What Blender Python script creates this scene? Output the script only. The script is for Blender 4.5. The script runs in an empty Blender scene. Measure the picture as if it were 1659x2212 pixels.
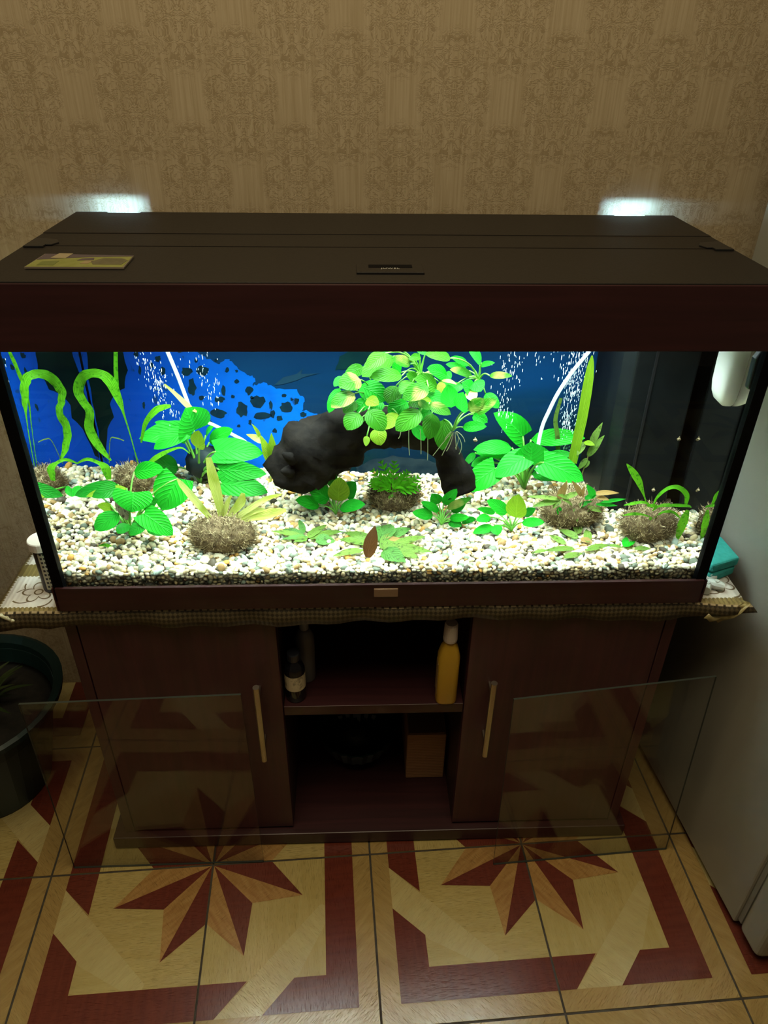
import bpy, bmesh, math, random
import numpy as np
from mathutils import Vector, Matrix, noise as mnoise
random.seed(7)
RNG = np.random.default_rng(7)
PI = math.pi
scene = bpy.context.scene
COL = scene.collection

# ------------------------------------------------------------------ camera
CAM_POS = Vector((-0.04409888, -0.907038, 1.39202043))
CAM_R = [[0.99923585, -0.03682798, 0.0130929], [0.00903663, 0.54357466, 0.83931218], [0.03802714, 0.83855253, -0.54349209]]
FPX, IW, IH = 1576.18, 1659.0, 2212.0
cam_d = bpy.data.cameras.new('camera')
cam = bpy.data.objects.new('camera', cam_d)
COL.objects.link(cam)
cam_d.sensor_fit = 'VERTICAL'
cam_d.sensor_height = 24.0
cam_d.lens = FPX / IH * 24.0
cam_d.clip_start = 0.01
r_, u_, f_ = [Vector(v) for v in CAM_R]
cam.matrix_world = Matrix(((r_.x, u_.x, -f_.x, CAM_POS.x), (r_.y, u_.y, -f_.y, CAM_POS.y), (r_.z, u_.z, -f_.z, CAM_POS.z), (0, 0, 0, 1)))
scene.camera = cam

# ------------------------------------------------------------------ world, exposure, room lamp
world = bpy.data.worlds.new('world')
scene.world = world
world.use_nodes = True
world.node_tree.nodes['Background'].inputs[0].default_value = (1.0, 0.78, 0.5, 1)
world.node_tree.nodes['Background'].inputs[1].default_value = 0.05
scene.view_settings.view_transform = 'Standard'
scene.view_settings.look = 'None'
scene.view_settings.exposure = 0.0
scene.view_settings.gamma = 1.0
scene.view_settings.use_curve_mapping = False
scene.cycles.use_denoising = True
scene.cycles.max_bounces = 10
scene.cycles.transparent_max_bounces = 24
scene.cycles.sample_clamp_indirect = 30.0
LAMP_POWER = 26.0
TUBE_STRENGTH = 8.0      # the two tubes over the water
REAR_TUBE = 420.0         # short-gap tube behind its added light shield, leaks out of the hood notches
TANK_POWER = 5.6         # each reflector strip over the water
ld = bpy.data.lights.new('ceiling_lamp_light', 'AREA')
ld.shape = 'DISK'
ld.size = 1.3
ld.energy = LAMP_POWER
ld.color = (1.0, 0.84, 0.54)
lo = bpy.data.objects.new('ceiling_lamp_light', ld)
COL.objects.link(lo)
lo.location = (-0.15, -0.52, 2.56)

# ------------------------------------------------------------------ pixel -> place helpers
def pix_ray(u, v):
    d = r_ * ((u - IW / 2) / FPX) + u_ * (-(v - IH / 2) / FPX) + f_
    return d.normalized()

def air(u, v, ax, val):
    """point seen at pixel u,v on the plane axis ax = val, in air"""
    d = pix_ray(u, v)
    return CAM_POS + d * ((val - CAM_POS[ax]) / d[ax])

def wet_ray(u, v):
    d = pix_ray(u, v)
    o = CAM_POS + d * (-CAM_POS.y / d.y)
    e = 1 / 1.33
    n = Vector((0, -1, 0))
    ci = -d.dot(n)
    return o, (d * e + n * (e * ci - math.sqrt(1 - e * e * (1 - ci * ci)))).normalized()

def wet(u, v, y):
    """point seen through the front pane and the water at depth y"""
    o, d = wet_ray(u, v)
    return o + d * ((y - o.y) / d.y)

def wet_scale(u, v, y):
    return (wet(u + 1, v, y) - wet(u, v, y)).length

def gravel_z(x, y):
    t = max(0.0, min(1.0, y / 0.39))
    left = max(0.0, min(1.0, (-x + 0.05) / 0.5))
    b = 0.004 * mnoise.noise(Vector((x * 9, y * 9, 3.1))) + 0.002 * mnoise.noise(Vector((x * 25, y * 25, 1.7)))
    return 0.694 + t * (0.020 + 0.022 * left) + b

def on_gravel(u, v):
    o, d = wet_ray(u, v)
    t = 0.0
    p = o.copy()
    for _ in range(600):
        p = o + d * t
        if p.z <= gravel_z(p.x, p.y) or p.y > 0.385:
            break
        t += 0.001
    return p

# ------------------------------------------------------------------ mesh helpers
class MB:
    def __init__(s):
        s.v, s.f, s.m, s.uv = [], [], [], None
    def add(s, verts, faces, mi=0):
        o = len(s.v)
        s.v += [tuple(p) for p in verts]
        s.f += [tuple(i + o for i in f) for f in faces]
        s.m += [mi] * len(faces)
        return s
    def box(s, x0, x1, y0, y1, z0, z1, mi=0):
        return s.add([(x0, y0, z0), (x1, y0, z0), (x1, y1, z0), (x0, y1, z0), (x0, y0, z1), (x1, y0, z1), (x1, y1, z1), (x0, y1, z1)],
                     [(0, 3, 2, 1), (4, 5, 6, 7), (0, 1, 5, 4), (1, 2, 6, 5), (2, 3, 7, 6), (3, 0, 4, 7)], mi)
    def prism(s, pts, a0, a1, axis='z', mi=0):
        """polygon pts extruded along axis"""
        n = len(pts)
        def P(p, a):
            return {'z': (p[0], p[1], a), 'y': (p[0], a, p[1]), 'x': (a, p[0], p[1])}[axis]
        vs = [P(p, a0) for p in pts] + [P(p, a1) for p in pts]
        fs = [tuple(range(n))[::-1], tuple(range(n, 2 * n))] + [(i, (i + 1) % n, n + (i + 1) % n, n + i) for i in range(n)]
        return s.add(vs, fs, mi)
    def tube(s, path, rad, seg=8, mi=0, caps=True, flat=1.0):
        path = [Vector(p) for p in path]
        n = len(path)
        rad = rad if isinstance(rad, (list, tuple)) else [rad] * n
        vs = []
        ref = Vector((0, 0, 1))
        for i, p in enumerate(path):
            t = (path[min(i + 1, n - 1)] - path[max(i - 1, 0)])
            t = t.normalized() if t.length > 1e-9 else Vector((0, 0, 1))
            a = ref - t * ref.dot(t)
            if a.length < 0.05:
                a = Vector((0, 1, 0)) - t * t.y
            a.normalize()
            ref = a
            b = t.cross(a)
            for k in range(seg):
                an = 2 * PI * k / seg
                vs.append(p + (a * math.cos(an) * flat + b * math.sin(an)) * rad[i])
        fs = [(i * seg + k, i * seg + (k + 1) % seg, (i + 1) * seg + (k + 1) % seg, (i + 1) * seg + k) for i in range(n - 1) for k in range(seg)]
        if caps:
            fs += [tuple(range(seg))[::-1], tuple(range((n - 1) * seg, n * seg))]
        return s.add(vs, fs, mi)
    def lathe(s, prof, cx, cy, seg=24, mi=0, z0=0.0, cap=True):
        vs = [(cx + r * math.cos(2 * PI * k / seg), cy + r * math.sin(2 * PI * k / seg), z0 + z) for r, z in prof for k in range(seg)]
        n = len(prof)
        fs = [(i * seg + k, i * seg + (k + 1) % seg, (i + 1) * seg + (k + 1) % seg, (i + 1) * seg + k) for i in range(n - 1) for k in range(seg)]
        if cap:
            fs += [tuple(range(seg))[::-1], tuple(range((n - 1) * seg, n * seg))]
        return s.add(vs, fs, mi)
    def ball(s, c, rx, ry, rz, seg=16, rings=10, mi=0, fn=None):
        vs, fs = [], []
        for i in range(rings + 1):
            th = PI * i / rings
            for k in range(seg):
                ph = 2 * PI * k / seg
                d = Vector((math.sin(th) * math.cos(ph), math.sin(th) * math.sin(ph), math.cos(th)))
                q = fn(d) if fn else 1.0
                vs.append((c[0] + d.x * rx * q, c[1] + d.y * ry * q, c[2] + d.z * rz * q))
        for i in range(rings):
            for k in range(seg):
                fs.append((i * seg + k, (i + 1) * seg + k, (i + 1) * seg + (k + 1) % seg, i * seg + (k + 1) % seg))
        return s.add(vs, fs, mi)

def wloc(o):
    p = Vector(o.location)
    while o.parent:
        o = o.parent
        p += o.location
    return p

def build(name, mb, mats, parent=None, loc=None, smooth=False, bevel=0.0, seg=2):
    mats = mats if isinstance(mats, (list, tuple)) else [mats]
    off = wloc(parent) if parent is not None else (Vector(loc) if loc is not None else Vector((0, 0, 0)))
    me = bpy.data.meshes.new(name)
    me.from_pydata([(p[0] - off.x, p[1] - off.y, p[2] - off.z) for p in mb.v], [], mb.f)
    for m in mats:
        me.materials.append(m)
    if len(mats) > 1:
        me.polygons.foreach_set('material_index', mb.m)
    if smooth:
        me.polygons.foreach_set('use_smooth', [True] * len(me.polygons))
    me.update()
    o = bpy.data.objects.new(name, me)
    COL.objects.link(o)
    if parent is not None:
        o.parent = parent
    else:
        o.location = off
    if bevel > 0:
        b = o.modifiers.new('bevel', 'BEVEL')
        b.width = bevel
        b.segments = seg
        b.limit_method = 'ANGLE'
    return o

def tag(o, label=None, cat=None, group=None, kind=None):
    if label: o['label'] = label
    if cat: o['category'] = cat
    if group: o['group'] = group
    if kind: o['kind'] = kind
    return o

def thing(name, loc, label, cat, group=None):
    o = bpy.data.objects.new(name, None)
    o.empty_display_size = 0.02
    COL.objects.link(o)
    o.location = loc
    return tag(o, label, cat, group)

# ------------------------------------------------------------------ materials
def mat(name, col=(0.5, 0.5, 0.5), rough=0.5, metal=0.0, spec=0.5, **kw):
    m = bpy.data.materials.new(name)
    m.use_nodes = True
    b = m.node_tree.nodes['Principled BSDF']
    b.inputs['Base Color'].default_value = (*col, 1)
    b.inputs['Roughness'].default_value = rough
    b.inputs['Metallic'].default_value = metal
    b.inputs['Specular IOR Level'].default_value = spec
    for k, v in kw.items():
        b.inputs[k].default_value = v
    return m

class N:
    """tiny node-graph writer"""
    def __init__(s, m):
        s.t = m.node_tree
        s.b = s.t.nodes.get('Principled BSDF')
    def node(s, typ, **kw):
        n = s.t.nodes.new(typ)
        for k, v in kw.items():
            setattr(n, k, v)
        return n
    def link(s, a, b):
        s.t.links.new(a, b)
    def val(s, sock, v):
        if hasattr(v, 'is_linked'):
            s.link(v, sock)
        else:
            sock.default_value = v
    def math(s, op, a, b=0.0, c=0.0, clamp=False):
        n = s.node('ShaderNodeMath', operation=op)
        n.use_clamp = clamp
        s.val(n.inputs[0], a); s.val(n.inputs[1], b); s.val(n.inputs[2], c)
        return n.outputs[0]
    def obj(s):
        return s.node('ShaderNodeTexCoord').outputs['Object']
    def uv(s):
        return s.node('ShaderNodeTexCoord').outputs['UV']
    def xyz(s, v):
        n = s.node('ShaderNodeSeparateXYZ')
        s.link(v, n.inputs[0])
        return n.outputs
    def comb(s, x, y, z):
        n = s.node('ShaderNodeCombineXYZ')
        s.val(n.inputs[0], x); s.val(n.inputs[1], y); s.val(n.inputs[2], z)
        return n.outputs[0]
    def scale(s, v, sc):
        n = s.node('ShaderNodeMapping')
        s.link(v, n.inputs[0])
        n.inputs['Scale'].default_value = sc
        return n.outputs[0]
    def noise(s, v, sc=5.0, det=3.0, rough=0.5, dist=0.0):
        n = s.node('ShaderNodeTexNoise')
        if v is not None: s.link(v, n.inputs['Vector'])
        n.inputs['Scale'].default_value = sc
        n.inputs['Detail'].default_value = det
        n.inputs['Roughness'].default_value = rough
        n.inputs['Distortion'].default_value = dist
        return n.outputs[0]
    def voro(s, v, sc=5.0, feature='F1'):
        n = s.node('ShaderNodeTexVoronoi', feature=feature)
        s.link(v, n.inputs['Vector'])
        n.inputs['Scale'].default_value = sc
        return n
    def step(s, v, a, b, lo=0.0, hi=1.0):
        n = s.node('ShaderNodeMapRange')
        n.clamp = True
        s.val(n.inputs[0], v)
        n.inputs[1].default_value = a; n.inputs[2].default_value = b
        n.inputs[3].default_value = lo; n.inputs[4].default_value = hi
        return n.outputs[0]
    def mix(s, f, a, b):
        n = s.node('ShaderNodeMix', data_type='RGBA')
        s.val(n.inputs[0], f)
        for k, c in ((6, a), (7, b)):
            if hasattr(c, 'is_linked'): s.link(c, n.inputs[k])
            else: n.inputs[k].default_value = (*c, 1)
        return n.outputs[2]
    def bump(s, h, st=0.3, dist=0.002):
        n = s.node('ShaderNodeBump')
        n.inputs['Strength'].default_value = st
        n.inputs['Distance'].default_value = dist
        s.link(h, n.inputs['Height'])
        s.link(n.outputs[0], s.b.inputs['Normal'])
    def color(s, c):
        s.link(c, s.b.inputs['Base Color'])

def wood(name, c0, c1, rough=0.4, sc=(3, 60, 60), bump=0.1):
    m = mat(name, c0, rough)
    n = N(m)
    v = n.scale(n.obj(), sc)
    a = n.noise(v, 1.0, 4.0, 0.6, 0.6)
    n.color(n.mix(n.step(a, 0.3, 0.7), c0, c1))
    n.bump(a, bump, 0.001)
    return m

def speckle(name, c0, c1, sc=40.0, rough=0.6, bump=0.2, lo=0.35, hi=0.65, spec=0.5):
    m = mat(name, c0, rough, spec=spec)
    n = N(m)
    a = n.noise(n.obj(), sc, 4.0, 0.6)
    n.color(n.mix(n.step(a, lo, hi), c0, c1))
    n.bump(a, bump, 0.002)
    return m

M = {}
M['mahogany'] = wood('mahogany', (0.024, 0.0060, 0.0075), (0.042, 0.0105, 0.0125), 0.42)
M['mahogany_v'] = wood('mahogany_vertical', (0.035, 0.0085, 0.013), (0.062, 0.016, 0.021), 0.42, (60, 60, 3))
M['inside'] = wood('mahogany_inside', (0.022, 0.006, 0.0055), (0.036, 0.010, 0.008), 0.5)
M['lid'] = speckle('lid_plastic', (0.0095, 0.0072, 0.0055), (0.0125, 0.0095, 0.0070), 300, 0.55, 0.15, spec=0.35)
M['black'] = mat('black_plastic', (0.008, 0.008, 0.009), 0.4)
M['silicone'] = mat('silicone', (0.003, 0.003, 0.0035), 0.6, spec=0.04)
M['filter'] = speckle('filter_plastic', (0.005, 0.006, 0.006), (0.007, 0.0085, 0.0085), 30, 0.45, 0.05, spec=0.1)
M['steel'] = mat('brushed_steel', (0.55, 0.5, 0.42), 0.3, 1.0)
M['cream'] = mat('cream_plastic', (0.75, 0.7, 0.6), 0.45)
M['white'] = mat('white_plastic', (0.8, 0.8, 0.78), 0.35)
M['navy'] = mat('navy_plastic', (0.015, 0.016, 0.035), 0.3)
M['teal'] = speckle('teal_sponge', (0.016, 0.235, 0.205), (0.022, 0.28, 0.245), 120, 0.9, 0.5)
M['yellow'] = mat('yellow_plastic', (0.48, 0.28, 0.02), 0.4)
M['label'] = speckle('paper_label', (0.55, 0.47, 0.3), (0.3, 0.25, 0.16), 90, 0.7, 0.0, 0.5, 0.6)
M['darkglass'] = mat('dark_bottle_glass', (0.006, 0.006, 0.009), 0.12)
M['fridge'] = mat('fridge_enamel', (0.245, 0.235, 0.195), 0.25)
M['gasket'] = mat('fridge_gasket', (0.18, 0.17, 0.14), 0.6)
M['tub'] = mat('tub_plastic', (0.006, 0.022, 0.022), 0.45, spec=0.3)
M['soil'] = speckle('soil', (0.003, 0.0025, 0.0015), (0.010, 0.008, 0.005), 60, 0.95, 0.8)
M['bag'] = speckle('bag_cloth', (0.006, 0.017, 0.018), (0.010, 0.026, 0.027), 30, 0.7, 0.4)
M['bagblack'] = speckle('black_cloth', (0.004, 0.004, 0.006), (0.008, 0.008, 0.012), 30, 0.7, 0.4)
M['hose'] = mat('air_hose', (0.62, 0.8, 0.82), 0.25)
M['bubble'] = mat('bubble_white', (0.85, 0.95, 1.0), 0.1)
M['cardboard'] = mat('ridged_card', (0.34, 0.17, 0.075), 0.7)
_n = N(M['cardboard'])
_w = _n.node('ShaderNodeTexWave', bands_direction='Z')
_n.link(_n.obj(), _w.inputs['Vector'])
_w.inputs['Scale'].default_value = 60
_w.inputs['Distortion'].default_value = 2.0
_n.color(_n.mix(_w.outputs['Fac'], (0.30, 0.145, 0.062), (0.37, 0.19, 0.085)))
_n.bump(_w.outputs['Fac'], 0.3, 0.001)

def glass_pane_mat(name, tint, f0):
    m = bpy.data.materials.new(name)
    m.use_nodes = True
    t = m.node_tree
    t.nodes.clear()
    n = N(m)
    out = n.node('ShaderNodeOutputMaterial')
    geo = n.node('ShaderNodeNewGeometry')
    dp = n.node('ShaderNodeVectorMath', operation='DOT_PRODUCT')
    n.link(geo.outputs['Normal'], dp.inputs[0]); n.link(geo.outputs['Incoming'], dp.inputs[1])
    c = n.math('SUBTRACT', 1.0, n.math('ABSOLUTE', dp.outputs['Value']))
    fr = n.math('MULTIPLY_ADD', n.math('POWER', c, 5.0), 1 - f0, f0)
    tr = n.node('ShaderNodeBsdfTransparent'); tr.inputs[0].default_value = (*tint, 1)
    gl = n.node('ShaderNodeBsdfGlossy'); gl.inputs['Roughness'].default_value = 0.0
    mx = n.node('ShaderNodeMixShader')
    n.link(fr, mx.inputs[0]); n.link(tr.outputs[0], mx.inputs[1]); n.link(gl.outputs[0], mx.inputs[2])
    n.link(mx.outputs[0], out.inputs[0])
    return m
M['pane'] = glass_pane_mat('clear_glass', (0.985, 0.99, 0.985), 0.04)
M['tankpane'] = glass_pane_mat('tank_glass', (0.995, 1.0, 0.995), 0.001)
M['clearplastic'] = glass_pane_mat('clear_plastic', (0.86, 0.88, 0.86), 0.1)

def glass_bsdf(name, ior, col=(1, 1, 1)):
    m = bpy.data.materials.new(name)
    m.use_nodes = True
    t = m.node_tree
    t.nodes.clear()
    o = t.nodes.new('ShaderNodeOutputMaterial')
    g = t.nodes.new('ShaderNodeBsdfGlass')
    g.inputs['IOR'].default_value = ior
    g.inputs['Roughness'].default_value = 0.0
    g.inputs['Color'].default_value = (*col, 1)
    t.links.new(g.outputs[0], o.inputs[0])
    return m
M['water'] = glass_bsdf('water', 1.33)
M['bowl'] = mat('bowl_glass', (0.006, 0.018, 0.014), 0.1)

def emit(name, col, st):
    m = bpy.data.materials.new(name)
    m.use_nodes = True
    t = m.node_tree
    t.nodes.clear()
    o = t.nodes.new('ShaderNodeOutputMaterial')
    e = t.nodes.new('ShaderNodeEmission')
    e.inputs[0].default_value = (*col, 1)
    e.inputs[1].default_value = st
    t.links.new(e.outputs[0], o.inputs[0])
    return m
M['tube_light'] = emit('lamp_tube_light', (0.78, 0.98, 0.97), TUBE_STRENGTH)

def leaf_mat(name, c0, c1, trans=0.35, var=None, spots=None):
    """c0..c1 by object, veins along uv; var = colour of pale patches"""
    m = bpy.data.materials.new(name)
    m.use_nodes = True
    n = N(m)
    b = n.b
    b.inputs['Roughness'].default_value = 0.38
    b.inputs['Specular IOR Level'].default_value = 0.10
    oi = n.node('ShaderNodeObjectInfo')
    base = n.mix(oi.outputs['Random'], c0, c1)
    x, y, z = n.xyz(n.uv())
    av = n.math('ABSOLUTE', n.math('SUBTRACT', y, 0.5))
    ph = n.math('SUBTRACT', n.math('MULTIPLY', x, 46.0), n.math('MULTIPLY', av, 42.0))
    vein = n.math('POWER', n.math('MULTIPLY_ADD', n.math('SINE', ph), 0.5, 0.5), 6.0)
    mid = n.step(av, 0.0, 0.035, 1.0, 0.0)
    vv = n.math('MAXIMUM', n.math('MULTIPLY', vein, 0.35), mid)
    dark = tuple(c * 0.55 for c in c0)
    nz = n.noise(n.obj(), 55, 3.0, 0.6)
    base = n.mix(n.math('MULTIPLY', n.step(nz, 0.5, 0.75), 0.35), base, dark)
    base = n.mix(n.math('MULTIPLY', vv, 0.4), base, tuple(min(1, c * 1.5 + 0.02) for c in c1))
    if var:
        nv = n.noise(n.obj(), 26, 2.0, 0.5)
        base = n.mix(n.step(nv, 0.5, 0.66), base, var)
    if spots:
        ns = n.noise(n.obj(), 170, 2.0, 0.5)
        base = n.mix(n.step(ns, 0.56, 0.66), base, spots)
    n.link(base, b.inputs['Base Color'])
    n.bump(n.math('ADD', vein, mid), 0.6, 0.0012)
    tl = n.node('ShaderNodeBsdfTranslucent')
    n.link(base, tl.inputs[0])
    mx = n.node('ShaderNodeMixShader')
    mx.inputs[0].default_value = trans
    out = n.t.nodes['Material Output']
    n.link(b.outputs[0], mx.inputs[1]); n.link(tl.outputs[0], mx.inputs[2]); n.link(mx.outputs[0], out.inputs[0])
    return m
LM = {
    'g': leaf_mat('leaf_green', (0.010, 0.33, 0.012), (0.018, 0.41, 0.026)),
    'd': leaf_mat('leaf_deep_green', (0.005, 0.17, 0.008), (0.009, 0.23, 0.013)),
    'y': leaf_mat('leaf_yellow_green', (0.16, 0.32, 0.012), (0.22, 0.36, 0.02)),
    'v': leaf_mat('leaf_variegated', (0.022, 0.16, 0.008), (0.036, 0.19, 0.012), 0.35, (0.32, 0.34, 0.08)),
    'h': leaf_mat('leaf_bush_green', (0.020, 0.145, 0.004), (0.034, 0.19, 0.008)),
    'o': leaf_mat('leaf_olive', (0.10, 0.20, 0.03), (0.15, 0.25, 0.045), 0.3, None, (0.06, 0.10, 0.02)),
    'l': leaf_mat('leaf_dull_green', (0.055, 0.16, 0.03), (0.085, 0.22, 0.045), 0.25, None, (0.04, 0.09, 0.02)),
    'b': leaf_mat('leaf_brown', (0.10, 0.04, 0.012), (0.14, 0.06, 0.02), 0.2),
    't': leaf_mat('leaf_tan', (0.27, 0.17, 0.05), (0.33, 0.21, 0.07), 0.3),
    'p': leaf_mat('leaf_pale', (0.46, 0.52, 0.10), (0.55, 0.58, 0.18), 0.35, (0.34, 0.42, 0.05)),
    'r': leaf_mat('leaf_ribbon', (0.09, 0.42, 0.01), (0.14, 0.47, 0.015), 0.4, None, (0.05, 0.26, 0.01)),
    'f': leaf_mat('leaf_fern', (0.10, 0.55, 0.015), (0.15, 0.62, 0.02), 0.4),
    's': leaf_mat('leaf_algae_spotted', (0.14, 0.12, 0.07), (0.17, 0.15, 0.09), 0.1, None, (0.05, 0.04, 0.02)),
}

# ================================================================== THE ROOM
WALL_Y = 0.452
wp = mat('damask_wallpaper', (0.4, 0.33, 0.235), 0.6, spec=0.2)
n = N(wp)
x, y, z = n.xyz(n.obj())
def damask(dx, dz):
    cu = n.math('SUBTRACT', n.math('FRACT', n.math('ADD', n.math('MULTIPLY', x, 1 / 0.172), dx)), 0.5)
    cv = n.math('SUBTRACT', n.math('FRACT', n.math('ADD', n.math('MULTIPLY', z, 1 / 0.262), dz)), 0.5)
    au = n.math('ABSOLUTE', cu)
    e = n.math('ADD', n.math('POWER', n.math('DIVIDE', au, 0.36), 2.0), n.math('POWER', n.math('DIVIDE', n.math('ABSOLUTE', cv), 0.40), 2.0))
    env = n.step(e, 0.75, 1.05, 1.0, 0.0)
    vec = n.comb(n.math('MULTIPLY', au, 1.0), n.math('MULTIPLY', cv, 1.5), 0.37)
    a = n.noise(vec, 9.0, 2.0, 0.5, 2.2)
    line = n.math('SUBTRACT', 1.0, n.math('MULTIPLY', n.math('ABSOLUTE', n.math('SUBTRACT', a, 0.5)), 22.0), clamp=True)
    blob = n.step(a, 0.58, 0.62)
    return n.math('MULTIPLY', env, n.math('MAXIMUM', line, n.math('MULTIPLY', blob, 0.9)))
pat = n.math('MAXIMUM', damask(0.30, 0.0), damask(0.80, 0.5))
thr = n.noise(n.scale(n.obj(), (330, 1, 9)), 1.0, 3.0, 0.6)
base = n.mix(n.step(thr, 0.35, 0.68), (0.42, 0.34, 0.225), (0.345, 0.27, 0.165))
n.color(n.mix(n.math('MULTIPLY', pat, 0.6), base, (0.21, 0.15, 0.075)))
n.bump(n.math('ADD', n.math('MULTIPLY', pat, 0.7), n.math('MULTIPLY', thr, 0.4)), 0.3, 0.001)
tag(build('wall_back', MB().box(-2.2, 2.2, WALL_Y, WALL_Y + 0.1, 0, 2.6), wp), kind='structure')
tag(build('ceiling', MB().box(-2.2, 2.2, -2.6, WALL_Y + 0.1, 2.6, 2.7), mat('ceiling_paint', (0.7, 0.68, 0.62), 0.9)), kind='structure')

# floor: inlay tiles, four of them around each eight-pointed star
TS, TROT, TX, TY = 0.31429, 0.044226, -0.022687, -0.0392216
def tile_mat(name, c0, c1, sc=(4, 40, 4), rot=0.0):
    m = mat(name, c0, 0.3, spec=0.5)
    n = N(m)
    mp = n.node('ShaderNodeMapping')
    n.link(n.obj(), mp.inputs[0])
    mp.inputs['Rotation'].default_value = (0, 0, rot)
    v = n.scale(mp.outputs[0], sc)
    a = n.noise(v, 1.0, 4.0, 0.6, 0.5)
    n.color(n.mix(n.step(a, 0.3, 0.72), c0, c1))
    st = n.noise(n.scale(mp.outputs[0], (18, 520, 18)), 1.0, 1.0, 0.5)
    n.bump(n.step(st, 0.62, 0.75), 0.8, 0.0010)
    n.link(n.step(a, 0.2, 0.8, 0.16, 0.28), n.b.inputs['Roughness'])
    return m
tm = [tile_mat('tile_field', (0.41, 0.32, 0.12), (0.36, 0.27, 0.09), (3, 22, 3)),
      tile_mat('tile_red', (0.13, 0.028, 0.016), (0.10, 0.020, 0.012), (30, 4, 30)),
      tile_mat('tile_tan', (0.38, 0.22, 0.075), (0.26, 0.13, 0.035), (30, 5, 30), 0.9),
      tile_mat('tile_border', (0.35, 0.24, 0.085), (0.27, 0.17, 0.055), (4, 22, 4), 0.8),
      tile_mat('tile_strip', (0.44, 0.36, 0.155), (0.40, 0.31, 0.125), (3, 20, 3), -0.78)]
grout = speckle('grout', (0.06, 0.05, 0.035), (0.035, 0.028, 0.02), 50, 0.9, 0.3)
floor = tag(build('floor', MB().box(-2.2, 2.2, -2.6, WALL_Y + 0.1, -0.06, -0.0022), grout), kind='structure')
def tile_mesh():
    mb = MB()
    g = 0.0065
    mb.box(g, 1 - g, g, 1 - g, -0.012 / TS, -0.0010 / TS, 3)
    h = [-0.0008 / TS]
    def poly(pts, mi):
        mb.add([(min(max(p[0], g), 1 - g), min(max(p[1], g), 1 - g), h[0]) for p in pts], [tuple(range(len(pts)))], mi)
    poly([(0, 0), (0.707, 0), (0.707, 0.707), (0, 0.707)], 0)
    h[0] += 0.0003 / TS
    poly([(0.885, 0.10), (0.885, 0.36), (0.69, 0.555), (0.42, 0.707), (0.31, 0.707), (0.30, 0.68)], 4)
    h[0] += 0.0003 / TS
    poly([(0.707, 0), (0.885, 0), (0.885, 0.10), (0.707, 0.265)], 1)
    poly([(0.707, 0.53), (0.885, 0.36), (0.885, 0.885), (0.707, 0.707)], 1)
    poly([(0, 0.707), (0.707, 0.707), (0.885, 0.885), (0, 0.885)], 1)
    c = (0, 0)
    poly([c, (0.375, 0), (0.57, 0.237)], 2)
    poly([c, (0.57, 0.237), (0.265, 0.265)], 1)
    poly([c, (0.265, 0.265), (0.237, 0.57)], 2)
    poly([c, (0.237, 0.57), (0, 0.375)], 1)
    return mb
_t0 = build('tile', tile_mesh(), tm, floor)
_tm = _t0.data
first = True
for j in range(-7, 2):
    for i in range(-6, 6):
        sx = i if i % 2 else i + 1
        sy = j if j % 2 == 0 else j + 1
        q = {(True, True): 0, (False, True): 1, (False, False): 2, (True, False): 3}[(sx == i, sy == j)]
        o = _t0 if first else _t0.copy()
        if not first:
            COL.objects.link(o)
        first = False
        c, s = math.cos(TROT), math.sin(TROT)
        o.location = (TX + TS * (c * sx - s * sy), TY + TS * (s * sx + c * sy), 0)
        o.rotation_euler = (0, 0, TROT + q * PI / 2)
        o.scale = (TS, TS, TS)
        if o.location.y > 0.35 + 0.0 and j >= 1:
            pass

# ================================================================== CABINET, BOARD, CLOTH
CX = -0.013
cab = thing('aquarium_cabinet', (CX, 0.2, 0), 'dark mahogany aquarium cabinet with two doors and an open middle bay', 'cabinet')
XL, XR = -0.517, 0.4905
build('base_board', MB().box(-0.5395, 0.5055, -0.014, 0.40, 0.004, 0.036), M['mahogany'], cab, bevel=0.002)
for x0, x1 in ((XL, XL + 0.018), (XR - 0.018, XR)):
    build('side_panel', MB().box(x0, x1, 0.0, 0.40, 0.036, 0.608), M['mahogany_v'], cab, bevel=0.001)
for x0, x1 in ((-0.194, -0.178), (0.147, 0.163)):
    build('divider', MB().box(x0, x1, 0.018, 0.40, 0.036, 0.608), M['inside'], cab)
build('back_panel', MB().box(XL + 0.018, XR - 0.018, 0.392, 0.398, 0.036, 0.608), M['inside'], cab)
build('top_panel', MB().box(XL, XR, 0.0, 0.40, 0.608, 0.622), M['inside'], cab)
build('shelf', MB().box(-0.177, 0.146, 0.004, 0.39, 0.366, 0.388), M['mahogany'], cab, bevel=0.001)
for x0, x1, hx in ((-0.497, -0.178, -0.2155), (0.147, 0.4705, 0.1885)):
    d = build('door', MB().box(x0, x1, 0.0, 0.0165, 0.042, 0.604), M['mahogany_v'], cab, bevel=0.0012)
    hb = MB()
    hb.tube([(hx, -0.03, 0.288), (hx, -0.03, 0.474)], 0.0058, 12)
    for hz in (0.318, 0.444):
        hb.tube([(hx, 0.001, hz), (hx, -0.03, hz)], 0.004, 8)
    h = build('handle', hb, M['steel'], d, smooth=False)
    h['label'] = 'slim brushed metal bar handle'

board = tag(build('table_board', MB().box(-0.605, 0.578, 0.0, 0.40, 0.6225, 0.629), M['inside'], None, (-0.01, 0.2, 0.6225)),
            'thin dark board under the lace tablecloth, wider than the cabinet', 'board')

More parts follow.
